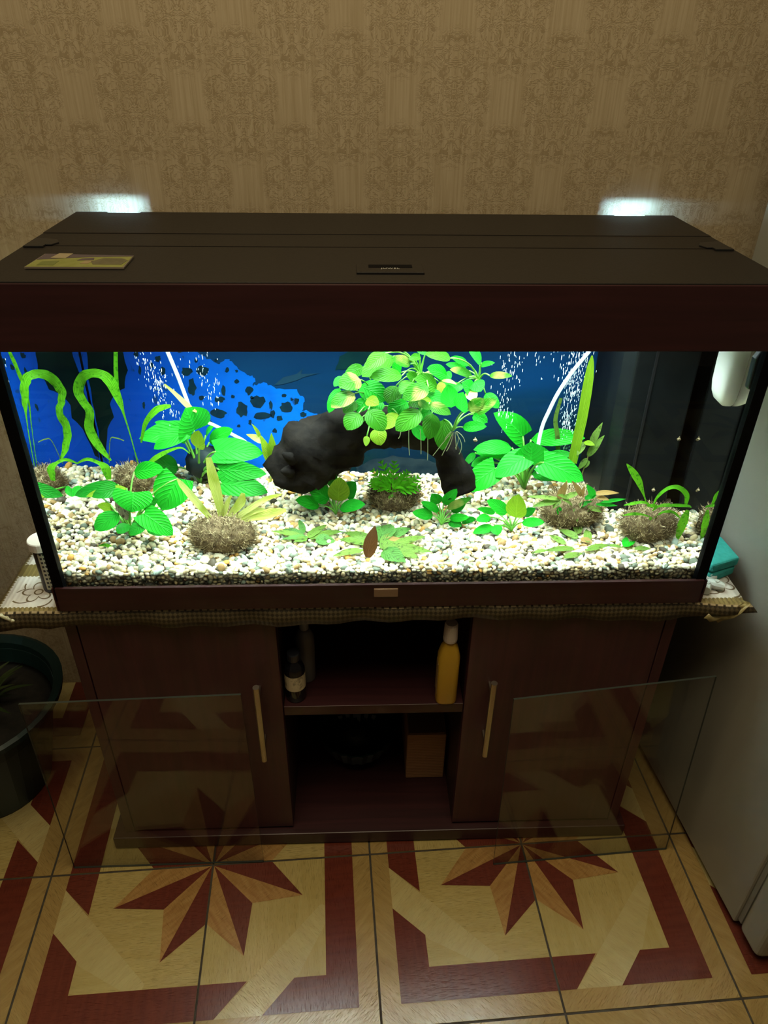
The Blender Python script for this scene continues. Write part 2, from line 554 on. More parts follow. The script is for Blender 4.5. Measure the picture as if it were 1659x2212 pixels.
# lace oilcloth: white flower squares between gold strips, hem over the front
cl = mat('lace_oilcloth', (0.5, 0.45, 0.35), 0.4)
n = N(cl)
ge = n.node('ShaderNodeNewGeometry')
px_, py_, pz_ = n.xyz(ge.outputs['Position'])
fx = n.math('FRACT', n.math('DIVIDE', n.math('ADD', px_, 0.6145), 0.125))
fy = n.math('FRACT', n.math('DIVIDE', n.math('ADD', py_, 0.003), 0.112))
inx = n.math('MULTIPLY', n.math('GREATER_THAN', fx, 0.06), n.math('LESS_THAN', fx, 0.80))
scal = n.math('MULTIPLY', n.math('ABSOLUTE', n.math('SINE', n.math('MULTIPLY', px_, 480.0))), 0.02)
scal2 = n.math('MULTIPLY', n.math('ABSOLUTE', n.math('SINE', n.math('MULTIPLY', py_, 480.0))), 0.03)
iny = n.math('MULTIPLY', n.math('GREATER_THAN', fy, n.math('ADD', scal, 0.01)), n.math('LESS_THAN', fy, n.math('SUBTRACT', 0.74, scal)))
inx = n.math('MULTIPLY', n.math('GREATER_THAN', fx, n.math('ADD', scal2, 0.03)), n.math('LESS_THAN', fx, n.math('SUBTRACT', 0.82, scal2)))
pan = n.math('MULTIPLY', inx, iny)
qx = n.math('SUBTRACT', fx, 0.43); qy = n.math('MULTIPLY', n.math('SUBTRACT', fy, 0.36), 0.9)
rr = n.math('SQRT', n.math('ADD', n.math('MULTIPLY', qx, qx), n.math('MULTIPLY', qy, qy)))
an = n.math('ARCTAN2', qy, qx)
pet = n.math('MULTIPLY_ADD', n.math('ABSOLUTE', n.math('SINE', n.math('MULTIPLY', an, 2.5))), 0.10, 0.10)
l1 = n.math('LESS_THAN', n.math('ABSOLUTE', n.math('SUBTRACT', rr, pet)), 0.013)
pet2 = n.math('MULTIPLY_ADD', n.math('ABSOLUTE', n.math('SINE', n.math('MULTIPLY_ADD', an, 2.0, 0.6))), 0.12, 0.20)
l2 = n.math('MULTIPLY', n.math('LESS_THAN', n.math('ABSOLUTE', n.math('SUBTRACT', rr, pet2)), 0.012), n.math('GREATER_THAN', n.math('SINE', n.math('MULTIPLY', an, 5.0)), -0.2))
l3 = n.math('LESS_THAN', n.math('ABSOLUTE', n.math('SUBTRACT', rr, 0.05)), 0.010)
fl = n.math('MAXIMUM', n.math('MAXIMUM', l1, l2), l3)
white = n.mix(fl, (0.62, 0.60, 0.54), (0.14, 0.10, 0.045))
# hem lattice
hz = n.math('MULTIPLY', pz_, 420.0); hx2 = n.math('MULTIPLY', px_, 420.0)
lat = n.math('MULTIPLY', n.math('SINE', n.math('ADD', hx2, hz)), n.math('SINE', n.math('SUBTRACT', hx2, hz)))
gold = n.mix(n.step(lat, -0.25, 0.25), (0.15, 0.115, 0.035), (0.24, 0.19, 0.065))
hem = n.mix(n.step(lat, -0.25, 0.25), (0.030, 0.023, 0.012), (0.085, 0.066, 0.034))
bead = n.math('MULTIPLY', n.math('GREATER_THAN', pz_, 0.6258), n.math('LESS_THAN', pz_, 0.6282))
bead = n.math('MULTIPLY', bead, n.math('GREATER_THAN', n.math('SINE', n.math('MULTIPLY', px_, 520.0)), -0.5))
top = n.mix(pan, gold, white)
sel = n.math('GREATER_THAN', pz_, 0.628)
colr = n.mix(sel, hem, top)
n.color(n.mix(bead, colr, (0.42, 0.33, 0.19)))
n.bump(lat, 0.25, 0.001)
mb = MB()
nx = 60
x0, x1 = -0.613, 0.588
rows = [(0.415, 0.6305), (0.2, 0.6305), (0.02, 0.6305), (0.002, 0.6305), (-0.0055, 0.6285), (-0.0085, 0.6245), (-0.010, 0.613), (-0.0105, 0.600)]
vs, fs = [], []
for ri, (yy, zz) in enumerate(rows):
    for i in range(nx + 1):
        t = i / nx
        xx = x0 + (x1 - x0) * t
        dy = dz = 0.0
        if ri >= 5:
            k = (ri - 4) / 3
            dy = -0.004 * k * (0.5 + 0.5 * math.sin(xx * 34)) - 0.003 * k * math.sin(xx * 71 + 1)
            dz = 0.004 * k * math.sin(xx * 9 + 0.5)
            if xx > 0.47:
                dz += k * 0.02 * min(1.0, (xx - 0.47) / 0.1); dy -= k * 0.012 * min(1.0, (xx - 0.47) / 0.1)
                xx += k * 0.018 * (xx - 0.47) / 0.118
            if xx < -0.52:
                dz -= k * 0.004; dy -= k * 0.010 * (-0.52 - xx) / 0.09
        vs.append((xx, yy + dy, zz + dz))
for ri in range(len(rows) - 1):
    for i in range(nx):
        a = ri * (nx + 1) + i
        fs.append((a, a + nx + 1, a + nx + 2, a + 1))
mb.add(vs, fs)
cloth = build('tablecloth', mb, cl, None, (-0.012, 0.2, 0.63), smooth=True)
sd = cloth.modifiers.new('thickness', 'SOLIDIFY'); sd.thickness = 0.0008; sd.offset = 1
tag(cloth, 'lace oilcloth with white flower squares and gold strips under the aquarium', 'tablecloth')
# drooping clear corner at the right end
mb = MB()
tip = air(1624, 1312, 1, -0.03)
q0, q1, q2 = Vector((0.583, -0.012, 0.629)), Vector((0.52, -0.02, 0.606)), Vector((0.555, -0.012, 0.585))
cr = []
for i in range(7):
    for j in range(7):
        s, t = i / 6, j / 6
        p = (q0 * (1 - t) + q1 * t) * (1 - s) + (tip * (1 - t) + q2 * t) * s
        p.y -= 0.004 * math.sin(s * 5 + t * 7); p.z += 0.003 * math.sin(s * 9 - t * 6)
        cr.append(p)
mb.add(cr, [(i * 7 + j, (i + 1) * 7 + j, (i + 1) * 7 + j + 1, i * 7 + j + 1) for i in range(6) for j in range(6)])
fm = mat('cloth_film', (0.30, 0.25, 0.11), 0.25)
o = build('hem_corner', mb, fm, cloth, smooth=True)
o['label'] = 'crinkled shiny corner of the hem'
sd = o.modifiers.new('thickness', 'SOLIDIFY'); sd.thickness = 0.0006
mb = MB()
t0, t1 = air(-12, 1322, 1, -0.014), air(26, 1341, 1, -0.014)
for k in range(4):
    a = t0.lerp(t1, k / 3)
    mb.ball(a, 0.005, 0.003, 0.0035, 8, 5)
mb.tube([t0, t0.lerp(t1, 0.5) + Vector((0, -0.002, 0.001)), t1], 0.0028, 6)
o = build('hem_fold', mb, mat('shiny_film', (0.5, 0.47, 0.3), 0.12), cloth, smooth=True)

# ================================================================== AQUARIUM
TXH, TD, ZB, ZH, ZT = 0.505, 0.405, 0.6725, 1.055, 1.143
tank = thing('aquarium', (0, 0.2, 0.632), 'large glass aquarium with a dark wooden base frame standing on the lace cloth', 'aquarium')
build('front_pane', MB().box(-TXH, TXH, -0.006, -0.0005, ZB - 0.02, ZH + 0.005), M['tankpane'], tank)
build('side_pane', MB().box(-TXH - 0.0065, -TXH - 0.0005, -0.006, TD, ZB - 0.02, ZH + 0.005), M['tankpane'], tank)
build('side_pane', MB().box(TXH + 0.0005, TXH + 0.0065, -0.006, TD, ZB - 0.02, ZH + 0.005), M['tankpane'], tank)
build('bottom_pane', MB().box(-TXH, TXH, 0.0, TD, 0.648, 0.655), M['silicone'], tank)
for sx in (-1, 1):
    o = build('silicone_seam', MB().box(sx * TXH - (0.0075 if sx < 0 else 0.0085), sx * TXH + (0.0085 if sx < 0 else 0.0075), -0.008, 0.006, ZB - 0.01, ZH + 0.003), M['silicone'], tank)
    o = build('silicone_seam', MB().box(sx * TXH - 0.007, sx * TXH + 0.007, TD - 0.006, TD + 0.004, ZB - 0.01, ZH + 0.003), M['silicone'], tank)
bf = MB()
bf.box(-0.509, 0.509, -0.012, -0.0065, 0.6315, 0.676)
bf.box(-0.509, 0.509, TD + 0.001, TD + 0.008, 0.6315, 0.676)
bf.box(-0.514, -0.512, -0.012, TD + 0.008, 0.6315, 0.676)
bf.box(0.512, 0.514, -0.012, TD + 0.008, 0.6315, 0.676)
bf.box(-0.512, 0.512, -0.010, TD + 0.006, 0.6315, 0.648)
build('base_frame', bf, M['mahogany'], tank)
o = build('nameplate', MB().box(-0.0175, 0.0205, -0.0145, -0.0118, 0.6535, 0.6695), mat('tan_plate', (0.24, 0.15, 0.09), 0.4), tank, bevel=0.0008)
o['label'] = 'small blank tan plate at the middle of the base frame'

# water: an open-topped block between the panes (its surface lies under the hood)
wb = MB()
zt = ZH + 0.012
wb.add([(-TXH, 0, 0.656), (TXH, 0, 0.656), (TXH, 0, zt), (-TXH, 0, zt), (-TXH, TD, 0.656), (TXH, TD, 0.656), (TXH, TD, zt), (-TXH, TD, zt)],
       [(0, 1, 2, 3), (1, 5, 6, 2), (4, 0, 3, 7)])
tag(build('water', wb, M['water'], None, (0, 0.2, 0.656)), 'clear water filling the aquarium', 'water', kind='stuff')

# hood
hood = thing('aquarium_hood', (0, 0.2, ZH), 'long dark brown aquarium hood with black lids and wood grain front', 'hood')
HX, HY0, HY1 = 0.509, -0.0095, 0.408
build('fascia', MB().box(-HX, HX, HY0, HY0 + 0.006, ZH, ZT - 0.002), M['mahogany'], hood, bevel=0.0012)
build('side_panel', MB().box(-HX, -HX + 0.005, HY0 + 0.0062, HY1, ZH, ZT - 0.002), M['mahogany'], hood)
build('side_panel', MB().box(HX - 0.005, HX, HY0 + 0.0062, HY1, ZH, ZT - 0.002), M['mahogany'], hood)
NOT = ((-0.4556, -0.4005), (0.4023, 0.4573))
bk = MB()
NZ = ZT - 0.026
bk.box(-HX + 0.005, HX - 0.005, HY1 - 0.004, HY1, ZH, NZ)
for a, b in ((-HX + 0.005, NOT[0][0]), (NOT[0][1], NOT[1][0]), (NOT[1][1], HX - 0.005)):
    bk.box(a, b, HY1 - 0.004, HY1, NZ, ZT - 0.004)
build('back_panel', bk, M['black'], hood)
lf = MB()
lf.box(-HX + 0.002, HX - 0.002, HY0 + 0.002, 0.1705, ZT - 0.004, ZT)
build('lid_flap', lf, M['lid'], hood, bevel=0.001)['label'] = 'front lid flap with the grip and lettering'
lr = MB()
lr.box(-HX + 0.002, HX - 0.002, 0.1735, 0.2495, ZT - 0.004, ZT)
lr.box(-HX + 0.002, HX - 0.002, 0.2505, HY1 - 0.007, ZT - 0.004, ZT + 0.0008)
for a, b in ((-HX + 0.002, NOT[0][0]), (NOT[0][1], NOT[1][0]), (NOT[1][1], HX - 0.002)):
    lr.box(a, b, HY1 - 0.007, HY1, ZT - 0.004, ZT + 0.0008)
build('lid_flap', lr, M['lid'], hood)['label'] = 'rear lid flap with a notch at each end'
build('hinge_strip', MB().box(-HX + 0.006, HX - 0.006, 0.166, 0.178, ZT - 0.0075, ZT - 0.0048), M['black'], hood)
for sx in (-1, 1):
    tb = MB()
    tb.prism([(sx * 0.502, 0.1715), (sx * 0.468, 0.1715), (sx * 0.462, 0.186), (sx * 0.47, 0.203), (sx * 0.502, 0.212)], ZT, ZT + 0.0022)
    tb.box(min(sx * 0.502, sx * 0.475), max(sx * 0.502, sx * 0.475), 0.158, 0.1712, ZT, ZT + 0.003)
    build('hinge_tab', tb, M['black'], hood, bevel=0.0006)
build('grip_plate', MB().box(-0.041, 0.045, 0.030, 0.072, ZT, ZT + 0.0025), M['lid'], hood, bevel=0.001)
build('grip_slot', MB().box(-0.0255, 0.031, 0.052, 0.065, ZT + 0.0024, ZT + 0.0030), M['silicone'], hood)
build('grip_lip', MB().box(-0.041, 0.045, 0.0285, 0.0305, ZT, ZT + 0.0012), M['silicone'], hood)
fc = bpy.data.curves.new('lettering', 'FONT')
fc.body = 'JUWEL'
fc.size = 0.0072
fc.extrude = 0.0002
fc.align_x = 'CENTER'
fc.space_character = 1.15
fc.materials.append(mat('grey_print', (0.45, 0.44, 0.4), 0.5))
ft = bpy.data.objects.new('lettering_curve', fc)
COL.objects.link(ft)
bpy.context.view_layer.update()
lme = bpy.data.meshes.new_from_object(ft.evaluated_get(bpy.context.evaluated_depsgraph_get()))
bpy.data.objects.remove(ft)
lme.name = 'lettering'
fo = bpy.data.objects.new('lettering', lme)
COL.objects.link(fo)
fo.parent = hood
fo.location = (0.0025, 0.0455 - 0.2, ZT + 0.0026 - ZH)
LAMPC = (0.80, 1.0, 0.96)
for yy in (0.105, 0.235):
    tbm = MB()
    tbm.tube([(-0.435, yy, 1.086), (0.435, yy, 1.086)], 0.008, 10)
    t = build('lamp_tube', tbm, M['tube_light'], hood, smooth=True)
    t['label'] = 'white fluorescent tube under the lid'
    for sx in (-1, 1):
        build('tube_cap', MB().tube([(sx * 0.435, yy, 1.086), (sx * 0.470, yy, 1.086)], 0.0115, 12), M['black'], t)
    ad = bpy.data.lights.new('tube_reflector_light', 'AREA')
    ad.shape = 'RECTANGLE'; ad.size = 0.82; ad.size_y = 0.05
    ad.energy = TANK_POWER; ad.color = LAMPC; ad.spread = math.radians(124)
    ao = bpy.data.objects.new('tube_reflector_light', ad)
    COL.objects.link(ao)
    ao.location = (0, yy, 1.0755)
build('lamp_bar', MB().box(-0.47, 0.47, 0.070, 0.270, 1.098, 1.103), M['black'], hood)
# rear tube: shielded towards the water, seen only through the two notches
tbm = MB()
RY, RZ = 0.330, 1.110
tbm.tube([(-0.4156 + (0.4276 + 0.4156) * k / 24, RY, RZ) for k in range(25)], 0.008, 10)
t = build('lamp_tube', tbm, emit('rear_tube_light', (0.34, 0.66, 1.0), REAR_TUBE), hood, smooth=True)
t['label'] = 'bluish tube at the back of the hood shining out of the notches'
build('light_shield', MB().box(-0.503, 0.503, 0.285, 0.403, 1.092, 1.098), M['black'], hood)  # unseen plates added to keep the rear tube's light off the water
build('light_shield', MB().box(-0.503, 0.503, 0.279, 0.285, 1.092, 1.138), M['black'], hood)

# card lying on the hood
card = thing('info_card', (-0.396, 0.08, ZT), 'yellow green printed card lying on the left of the hood lid', 'card')
cq = [air(53, 582, 2, ZT), air(268, 583, 2, ZT), air(290, 557, 2, ZT), air(98, 553, 2, ZT)]
def cardp(s, t):
    a = cq[0].lerp(cq[1], s); b = cq[3].lerp(cq[2], s)
    return a.lerp(b, t)
def card_poly(mb, st, z, mi=0):
    mb.prism([tuple(cardp(s, t))[:2] for s, t in st], z, z + 0.0002, 'z', mi)
mb = MB(); mb.prism([tuple(p)[:2] for p in cq], ZT + 0.0009, ZT + 0.0029)
build('card_sheet', mb, mat('card_edge', (0.16, 0.13, 0.10), 0.5), card)
mb = MB()
card_poly(mb, [(0.005, 0.02), (0.985, 0.02), (0.995, 0.9), (0.6, 0.80), (0.28, 0.66), (0.012, 0.52)], ZT + 0.0030, 0)
card_poly(mb, [(0.012, 0.54), (0.28, 0.68), (0.6, 0.82), (0.995, 0.92), (0.995, 0.99), (0.01, 0.99)], ZT + 0.0030, 1)
card_poly(mb, [(0.1, 0.12), (0.27, 0.12), (0.27, 0.45), (0.1, 0.4)], ZT + 0.0033, 3)
card_poly(mb, [(0.66, 0.2), (0.95, 0.2), (0.985, 0.55), (0.9, 0.72), (0.70, 0.7), (0.61, 0.42)], ZT + 0.0033, 2)
card_poly(mb, [(0.52, 0.25), (0.60, 0.25), (0.63, 0.5), (0.54, 0.5)], ZT + 0.0033, 4)
card_poly(mb, [(0.45, 0.5), (0.62, 0.55), (0.60, 0.72), (0.48, 0.66)], ZT + 0.0033, 1)
build('card_print', mb, [speckle('print_green', (0.17, 0.18, 0.035), (0.21, 0.215, 0.06), 60, 0.5, 0.0), mat('print_dusk', (0.075, 0.055, 0.062), 0.5),
                         speckle('print_olive', (0.08, 0.07, 0.032), (0.115, 0.10, 0.05), 150, 0.5, 0.0), mat('print_darkgreen', (0.12, 0.135, 0.03), 0.5), mat('print_sand', (0.25, 0.19, 0.09), 0.5)], card)
mb = MB(); card_poly(mb, [(0.135, 0.66), (0.30, 0.66), (0.315, 1.03), (0.16, 1.03)], ZT + 0.0034, 0)
build('price_label', mb, mat('price_paper', (0.26, 0.21, 0.12), 0.6), card)

# ------------------------------------------------------------------ printed backdrop
PY = 0.398
bd = thing('backdrop_sheet', (0, PY + 0.003, 0.66), 'printed underwater backdrop sheet along the back of the aquarium', 'poster')
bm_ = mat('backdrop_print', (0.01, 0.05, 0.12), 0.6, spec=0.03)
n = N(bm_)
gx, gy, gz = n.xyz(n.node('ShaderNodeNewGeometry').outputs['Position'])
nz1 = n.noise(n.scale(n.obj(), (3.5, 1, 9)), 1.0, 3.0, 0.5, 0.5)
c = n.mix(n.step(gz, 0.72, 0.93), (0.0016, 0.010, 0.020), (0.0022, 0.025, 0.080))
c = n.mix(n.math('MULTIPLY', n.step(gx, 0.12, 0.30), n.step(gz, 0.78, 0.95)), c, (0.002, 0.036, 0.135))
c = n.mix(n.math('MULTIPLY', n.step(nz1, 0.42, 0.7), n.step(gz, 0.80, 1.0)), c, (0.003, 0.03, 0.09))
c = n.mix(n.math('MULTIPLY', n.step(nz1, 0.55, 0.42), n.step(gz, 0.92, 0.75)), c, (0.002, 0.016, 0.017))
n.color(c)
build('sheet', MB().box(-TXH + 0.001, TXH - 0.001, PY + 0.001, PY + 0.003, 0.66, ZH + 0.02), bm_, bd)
def cropper(ox, oy, s):
    return lambda x, y: (ox + x * s, oy + y * s)
cr_bg = cropper(40, 740, 680 / 1659)
def flat_poly(mb, pts, y, mi=0, jag=0.0, rep=1):
    P = [wet(u, v, y) for u, v in pts]
    out = []
    for i, p in enumerate(P):
        q = P[(i + 1) % len(P)]
        for k in range(rep):
            a = p.lerp(q, k / rep)
            out.append((a.x + random.uniform(-jag, jag), a.z + random.uniform(-jag, jag)))
    mb.prism(out, y, y + 0.0003, 'y', mi)
coral_m = mat('coral_print', (0.005, 0.16, 0.85), 0.6, spec=0.03)
n = N(coral_m)
gx, gy, gz = n.xyz(n.node('ShaderNodeNewGeometry').outputs['Position'])
a = n.noise(n.obj(), 22, 3.0, 0.6)
c = n.mix(n.step(gx, -0.42, -0.18), (0.002, 0.040, 0.32), (0.001, 0.095, 0.46))
c = n.mix(n.math('MULTIPLY', n.step(a, 0.5, 0.75), 0.3), c, (0.002, 0.022, 0.16))
sp = n.noise(n.scale(n.obj(), (1, 1, 0.55)), 70, 2.0, 0.5)
c = n.mix(n.math('MULTIPLY', n.step(sp, 0.66, 0.70), 0.8), c, (0.004, 0.025, 0.10))
n.color(c)
edge = [(890, -40), (895, 30), (960, 62), (1050, 112), (1100, 85), (1140, 120), (1200, 170), (1245, 188), (1240, 228), (1290, 215), (1360, 240), (1460, 250), (1510, 310),
        (1500, 355), (1560, 370), (1605, 435), (1590, 492), (1530, 517), (1500, 480), (1440, 490), (1385, 520), (1378, 600), (1385, 700), (1300, 780), (400, 800), (330, 400), (300, -40)]
mb = MB()
pts = [cr_bg(*p) for p in edge]
P = [wet(u, v, PY) for u, v in pts]
out = []
for i, p in enumerate(P):
    q = P[(i + 1) % len(P)]
    rep = 5 if i < 21 else 2
    jj = 0.0028 if i < 21 else 0.0
    for k in range(rep):
        b = p.lerp(q, k / rep)
        out.append((max(b.x + random.uniform(-jj, jj), -TXH + 0.002), b.z + random.uniform(-jj, jj)))
mb.prism(out, PY + 0.0002, PY + 0.0008, 'y')
build('coral_print', mb, coral_m, bd)['label'] = 'bright blue coral shape printed on the backdrop'
holes = [(885, 155, 28, 24), (970, 150, 30, 25), (915, 240, 22, 44), (1080, 255, 14, 30), (965, 290, 16, 12), (1060, 300, 24, 16), (1055, 372, 42, 24), (1180, 350, 30, 40), (1265, 310, 38, 30),
         (1290, 385, 50, 20), (1410, 340, 34, 26), (1375, 400, 15, 15), (1475, 435, 26, 20), (1100, 145, 12, 12), (1150, 205, 12, 12), (1215, 250, 20, 24), (1130, 285, 10, 10), (1350, 465, 13, 12),
         (1465, 310, 13, 16), (1500, 380, 16, 14), (1540, 470, 12, 12), (935, 95, 10, 10), (1400, 280, 12, 9), (1230, 290, 9, 9), (1040, 95, 9, 8), (735, 85, 16, 16), (760, 150, 14, 20), (850, 45, 10, 10),
         (700, 120, 10, 14), (260, 395, 18, 26), (1220, 420, 8, 14), (1150, 150, 8, 8), (1330, 330, 10, 22), (1440, 300, 8, 7), (1340, 375, 12, 22), (1520, 430, 10, 9), (640, 150, 8, 26), (660, 330, 8, 20), (620, 60, 14, 16), (1160, 440, 10, 8), (1010, 420, 12, 8)]
mb = MB()
for cx, cy, rx, ry in holes:
    k = 14
    rr_ = [random.uniform(0.75, 1.25) for _ in range(k)]
    pts = [cr_bg(cx + rx * rr_[i] * math.cos(2 * PI * i / k), cy + ry * rr_[i] * math.sin(2 * PI * i / k)) for i in range(k)]
    flat_poly(mb, pts[::-1], PY - 0.0002, 0, 0.0003, 1)
for pts in ([(186, 745), (262, 745), (275, 800), (268, 838), (247, 850), (236, 872), (245, 902), (232, 925), (229, 985), (222, 990), (212, 930), (200, 870), (192, 820)],):
    flat_poly(mb, pts[::-1], PY - 0.0002, 1, 0.0012, 3)
build('hole_print', mb, [speckle('hole_dark', (0.0015, 0.011, 0.025), (0.004, 0.020, 0.03), 60, 0.6, 0.0, spec=0.03), speckle('rock_dark', (0.0012, 0.005, 0.007), (0.002, 0.011, 0.010), 18, 0.6, 0.0, spec=0.03)], bd)['label'] = 'dark holes and rock printed in the coral'
rockp = speckle('print_rock', (0.004, 0.012, 0.02), (0.016, 0.028, 0.034), 35, 0.6, 0.0, spec=0.03)
for nm, pts, m_, jg, rp, lab in (
        ('fish_print', [(592, 832), (612, 815), (640, 808), (655, 796), (650, 808), (690, 806), (655, 815), (640, 822), (612, 830)], mat('print_fish', (0.008, 0.032, 0.06), 0.6, spec=0.03), 0.0004, 2, 'faint fish printed on the backdrop'),
        ('weed_print', [(722, 800), (735, 770), (760, 755), (800, 752), (830, 770), (790, 785), (760, 795)], speckle('print_weed', (0.002, 0.018, 0.023), (0.003, 0.026, 0.028), 40, 0.6, 0.0, spec=0.03), 0.0015, 4, 'faint green weed printed on the backdrop'),
        ('rock_print', [(690, 955), (640, 950), (615, 940), (600, 970), (640, 1000), (700, 1010)], rockp, 0.002, 4, 'grey rock printed left of the driftwood'),
        ('rock_print', [(770, 1010), (800, 995), (850, 985), (900, 990), (950, 1000), (985, 1020), (985, 1060), (770, 1060)], rockp, 0.002, 4, 'blue grey rock printed under the driftwood arch')):
    mb = MB()
    flat_poly(mb, pts[::-1], PY - 0.0002, 0, jg, rp)
    build(nm, mb, m_, bd)['label'] = lab

# ------------------------------------------------------------------ gravel
pal = [((0.74, 0.67, 0.49), 0.40), ((0.62, 0.49, 0.28), 0.21), ((0.36, 0.32, 0.20), 0.13), ((0.13, 0.15, 0.11), 0.08), ((0.27, 0.17, 0.07), 0.07), ((0.08, 0.065, 0.045), 0.05), ((0.45, 0.24, 0.06), 0.02), ((0.36, 0.44, 0.37), 0.04)]
pal_c = np.array([p[0] for p in pal]); pal_w = np.array([p[1] for p in pal]); pal_w = pal_w / pal_w.sum()
gm = mat('pebble', (0.6, 0.55, 0.4), 0.45, spec=0.1)
n = N(gm)
at = n.node('ShaderNodeAttribute', attribute_name='stone')
nn = n.noise(n.obj(), 260, 3.0, 0.6)
mm = n.node('ShaderNodeMix', data_type='RGBA', blend_type='MULTIPLY')
n.link(n.step(nn, 0.45, 0.8, 0.0, 0.5), mm.inputs[0])
n.link(at.outputs['Color'], mm.inputs[6]); mm.inputs[7].default_value = (0.62, 0.55, 0.45, 1)
n.color(mm.outputs[2])
gb = MB()
gnx, gny = 70, 28
gv = [(-TXH + 0.002 + (2 * TXH - 0.004) * i / gnx, 0.016 + 0.378 * j / gny, 0) for j in range(gny + 1) for i in range(gnx + 1)]
gv = [(x, y, gravel_z(x, y) - 0.006) for x, y, _ in gv]
gf = [(j * (gnx + 1) + i, j * (gnx + 1) + i + 1, (j + 1) * (gnx + 1) + i + 1, (j + 1) * (gnx + 1) + i) for j in range(gny) for i in range(gnx)]
ob = len(gv)
gv += [(-TXH + 0.002 + (2 * TXH - 0.004) * i / gnx, 0.016, 0.656) for i in range(gnx + 1)]
gf += [(ob + i, ob + i + 1, i + 1, i) for i in range(gnx)]
gb.add(gv, gf)
gravel = tag(build('gravel_bed', gb, speckle('gravel_grit', (0.16, 0.13, 0.08), (0.08, 0.07, 0.05), 120, 0.9, 0.5), None, (0, 0.2, 0.66), smooth=True),
             'bed of pale mixed pebbles covering the aquarium floor', 'gravel')
bmi = bmesh.new(); bmesh.ops.create_icosphere(bmi, subdivisions=2, radius=1.0)
ICO_V = np.array([v.co[:] for v in bmi.verts]); ICO_F = np.array([[v.index for v in f.verts] for f in bmi.faces]); bmi.free()
def pebble_verts(k, scale, rots, lump=0.10):
    """k pebbles of radii scale (k,3) turned by rots (k,3,3)"""
    V = ICO_V[None].repeat(k, 0)
    ph = RNG.uniform(0, 6.28, (k, 3)); fr = RNG.uniform(1.2, 2.6, (k, 3))
    d = 1 + lump * (np.sin(V * fr[:, None] + ph[:, None]).sum(2, keepdims=True) / 1.8)
    V = V * d * scale[:, None]
    return np.einsum('kij,knj->kni', rots, V)
def rand_rots(k, tilt=0.5):
    az = RNG.uniform(0, 2 * PI, k); tx = RNG.normal(0, tilt, k); ty = RNG.normal(0, tilt, k)
    out = np.zeros((k, 3, 3))
    for i in range(k):
        out[i] = np.array((Matrix.Rotation(tx[i], 3, 'X') @ Matrix.Rotation(ty[i], 3, 'Y') @ Matrix.Rotation(az[i], 3, 'Z')))
    return out
def pebble_mesh(name, pos, scale, col, off):
    k = len(pos)
    V = pebble_verts(k, scale, rand_rots(k)) + pos[:, None] - np.array(off)
    nv = len(ICO_V)
    F = (ICO_F[None] + (np.arange(k) * nv)[:, None, None]).reshape(-1, 3)
    me = bpy.data.meshes.new(name)
    me.vertices.add(k * nv); me.vertices.foreach_set('co', V.reshape(-1))
    me.loops.add(F.size); me.loops.foreach_set('vertex_index', F.reshape(-1).astype(np.int32))
    me.polygons.add(len(F)); me.polygons.foreach_set('loop_start', np.arange(0, F.size, 3, dtype=np.int32))
    me.polygons.foreach_set('use_smooth', np.ones(len(F), bool))
    me.update(calc_edges=True)
    ca = me.attributes.new('stone', 'FLOAT_COLOR', 'POINT')
    c4 = np.ones((k, nv, 4)); c4[:, :, :3] = col[:, None]
    ca.data.foreach_set('color', c4.reshape(-1))
    me.materials.append(gm)
    return me
step = 0.0078
P_, S_ = [], []
yy = 0.012
while yy < 0.392:
    xx = -0.504 + random.uniform(0, step * 0.5)
    while xx < 0.505:
        x, y = min(0.5035, max(-0.5035, xx + random.uniform(-0.003, 0.003))), yy + random.uniform(-0.003, 0.003)
        r = min(0.0080, max(0.0028, random.lognormvariate(math.log(0.0047), 0.26)))
        P_.append((x, y, gravel_z(x, y) - 0.003 + random.uniform(-0.0015, 0.0025)))
        S_.append((r * random.uniform(1.0, 1.45), r * random.uniform(0.8, 1.1), r * random.uniform(0.6, 0.9)))
        xx += step
    yy += step
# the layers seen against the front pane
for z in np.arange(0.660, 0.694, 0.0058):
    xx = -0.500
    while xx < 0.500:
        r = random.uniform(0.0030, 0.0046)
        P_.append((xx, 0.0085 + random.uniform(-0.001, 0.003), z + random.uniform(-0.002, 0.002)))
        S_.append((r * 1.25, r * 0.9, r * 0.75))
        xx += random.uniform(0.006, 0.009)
P_ = np.array(P_); S_ = np.array(S_)
C_ = pal_c[RNG.choice(len(pal), len(P_), p=pal_w)] * RNG.uniform(0.85, 1.12, (len(P_), 1))
# pebbles against the front pane turn darker and browner towards the bottom
low_front = np.clip((0.690 - P_[:, 2]) / 0.008, 0, 1)[:, None] * (P_[:, 1:2] < 0.013)
C_ = C_ * (1 - low_front) + C_ * np.array([[0.16, 0.13, 0.085]]) * low_front
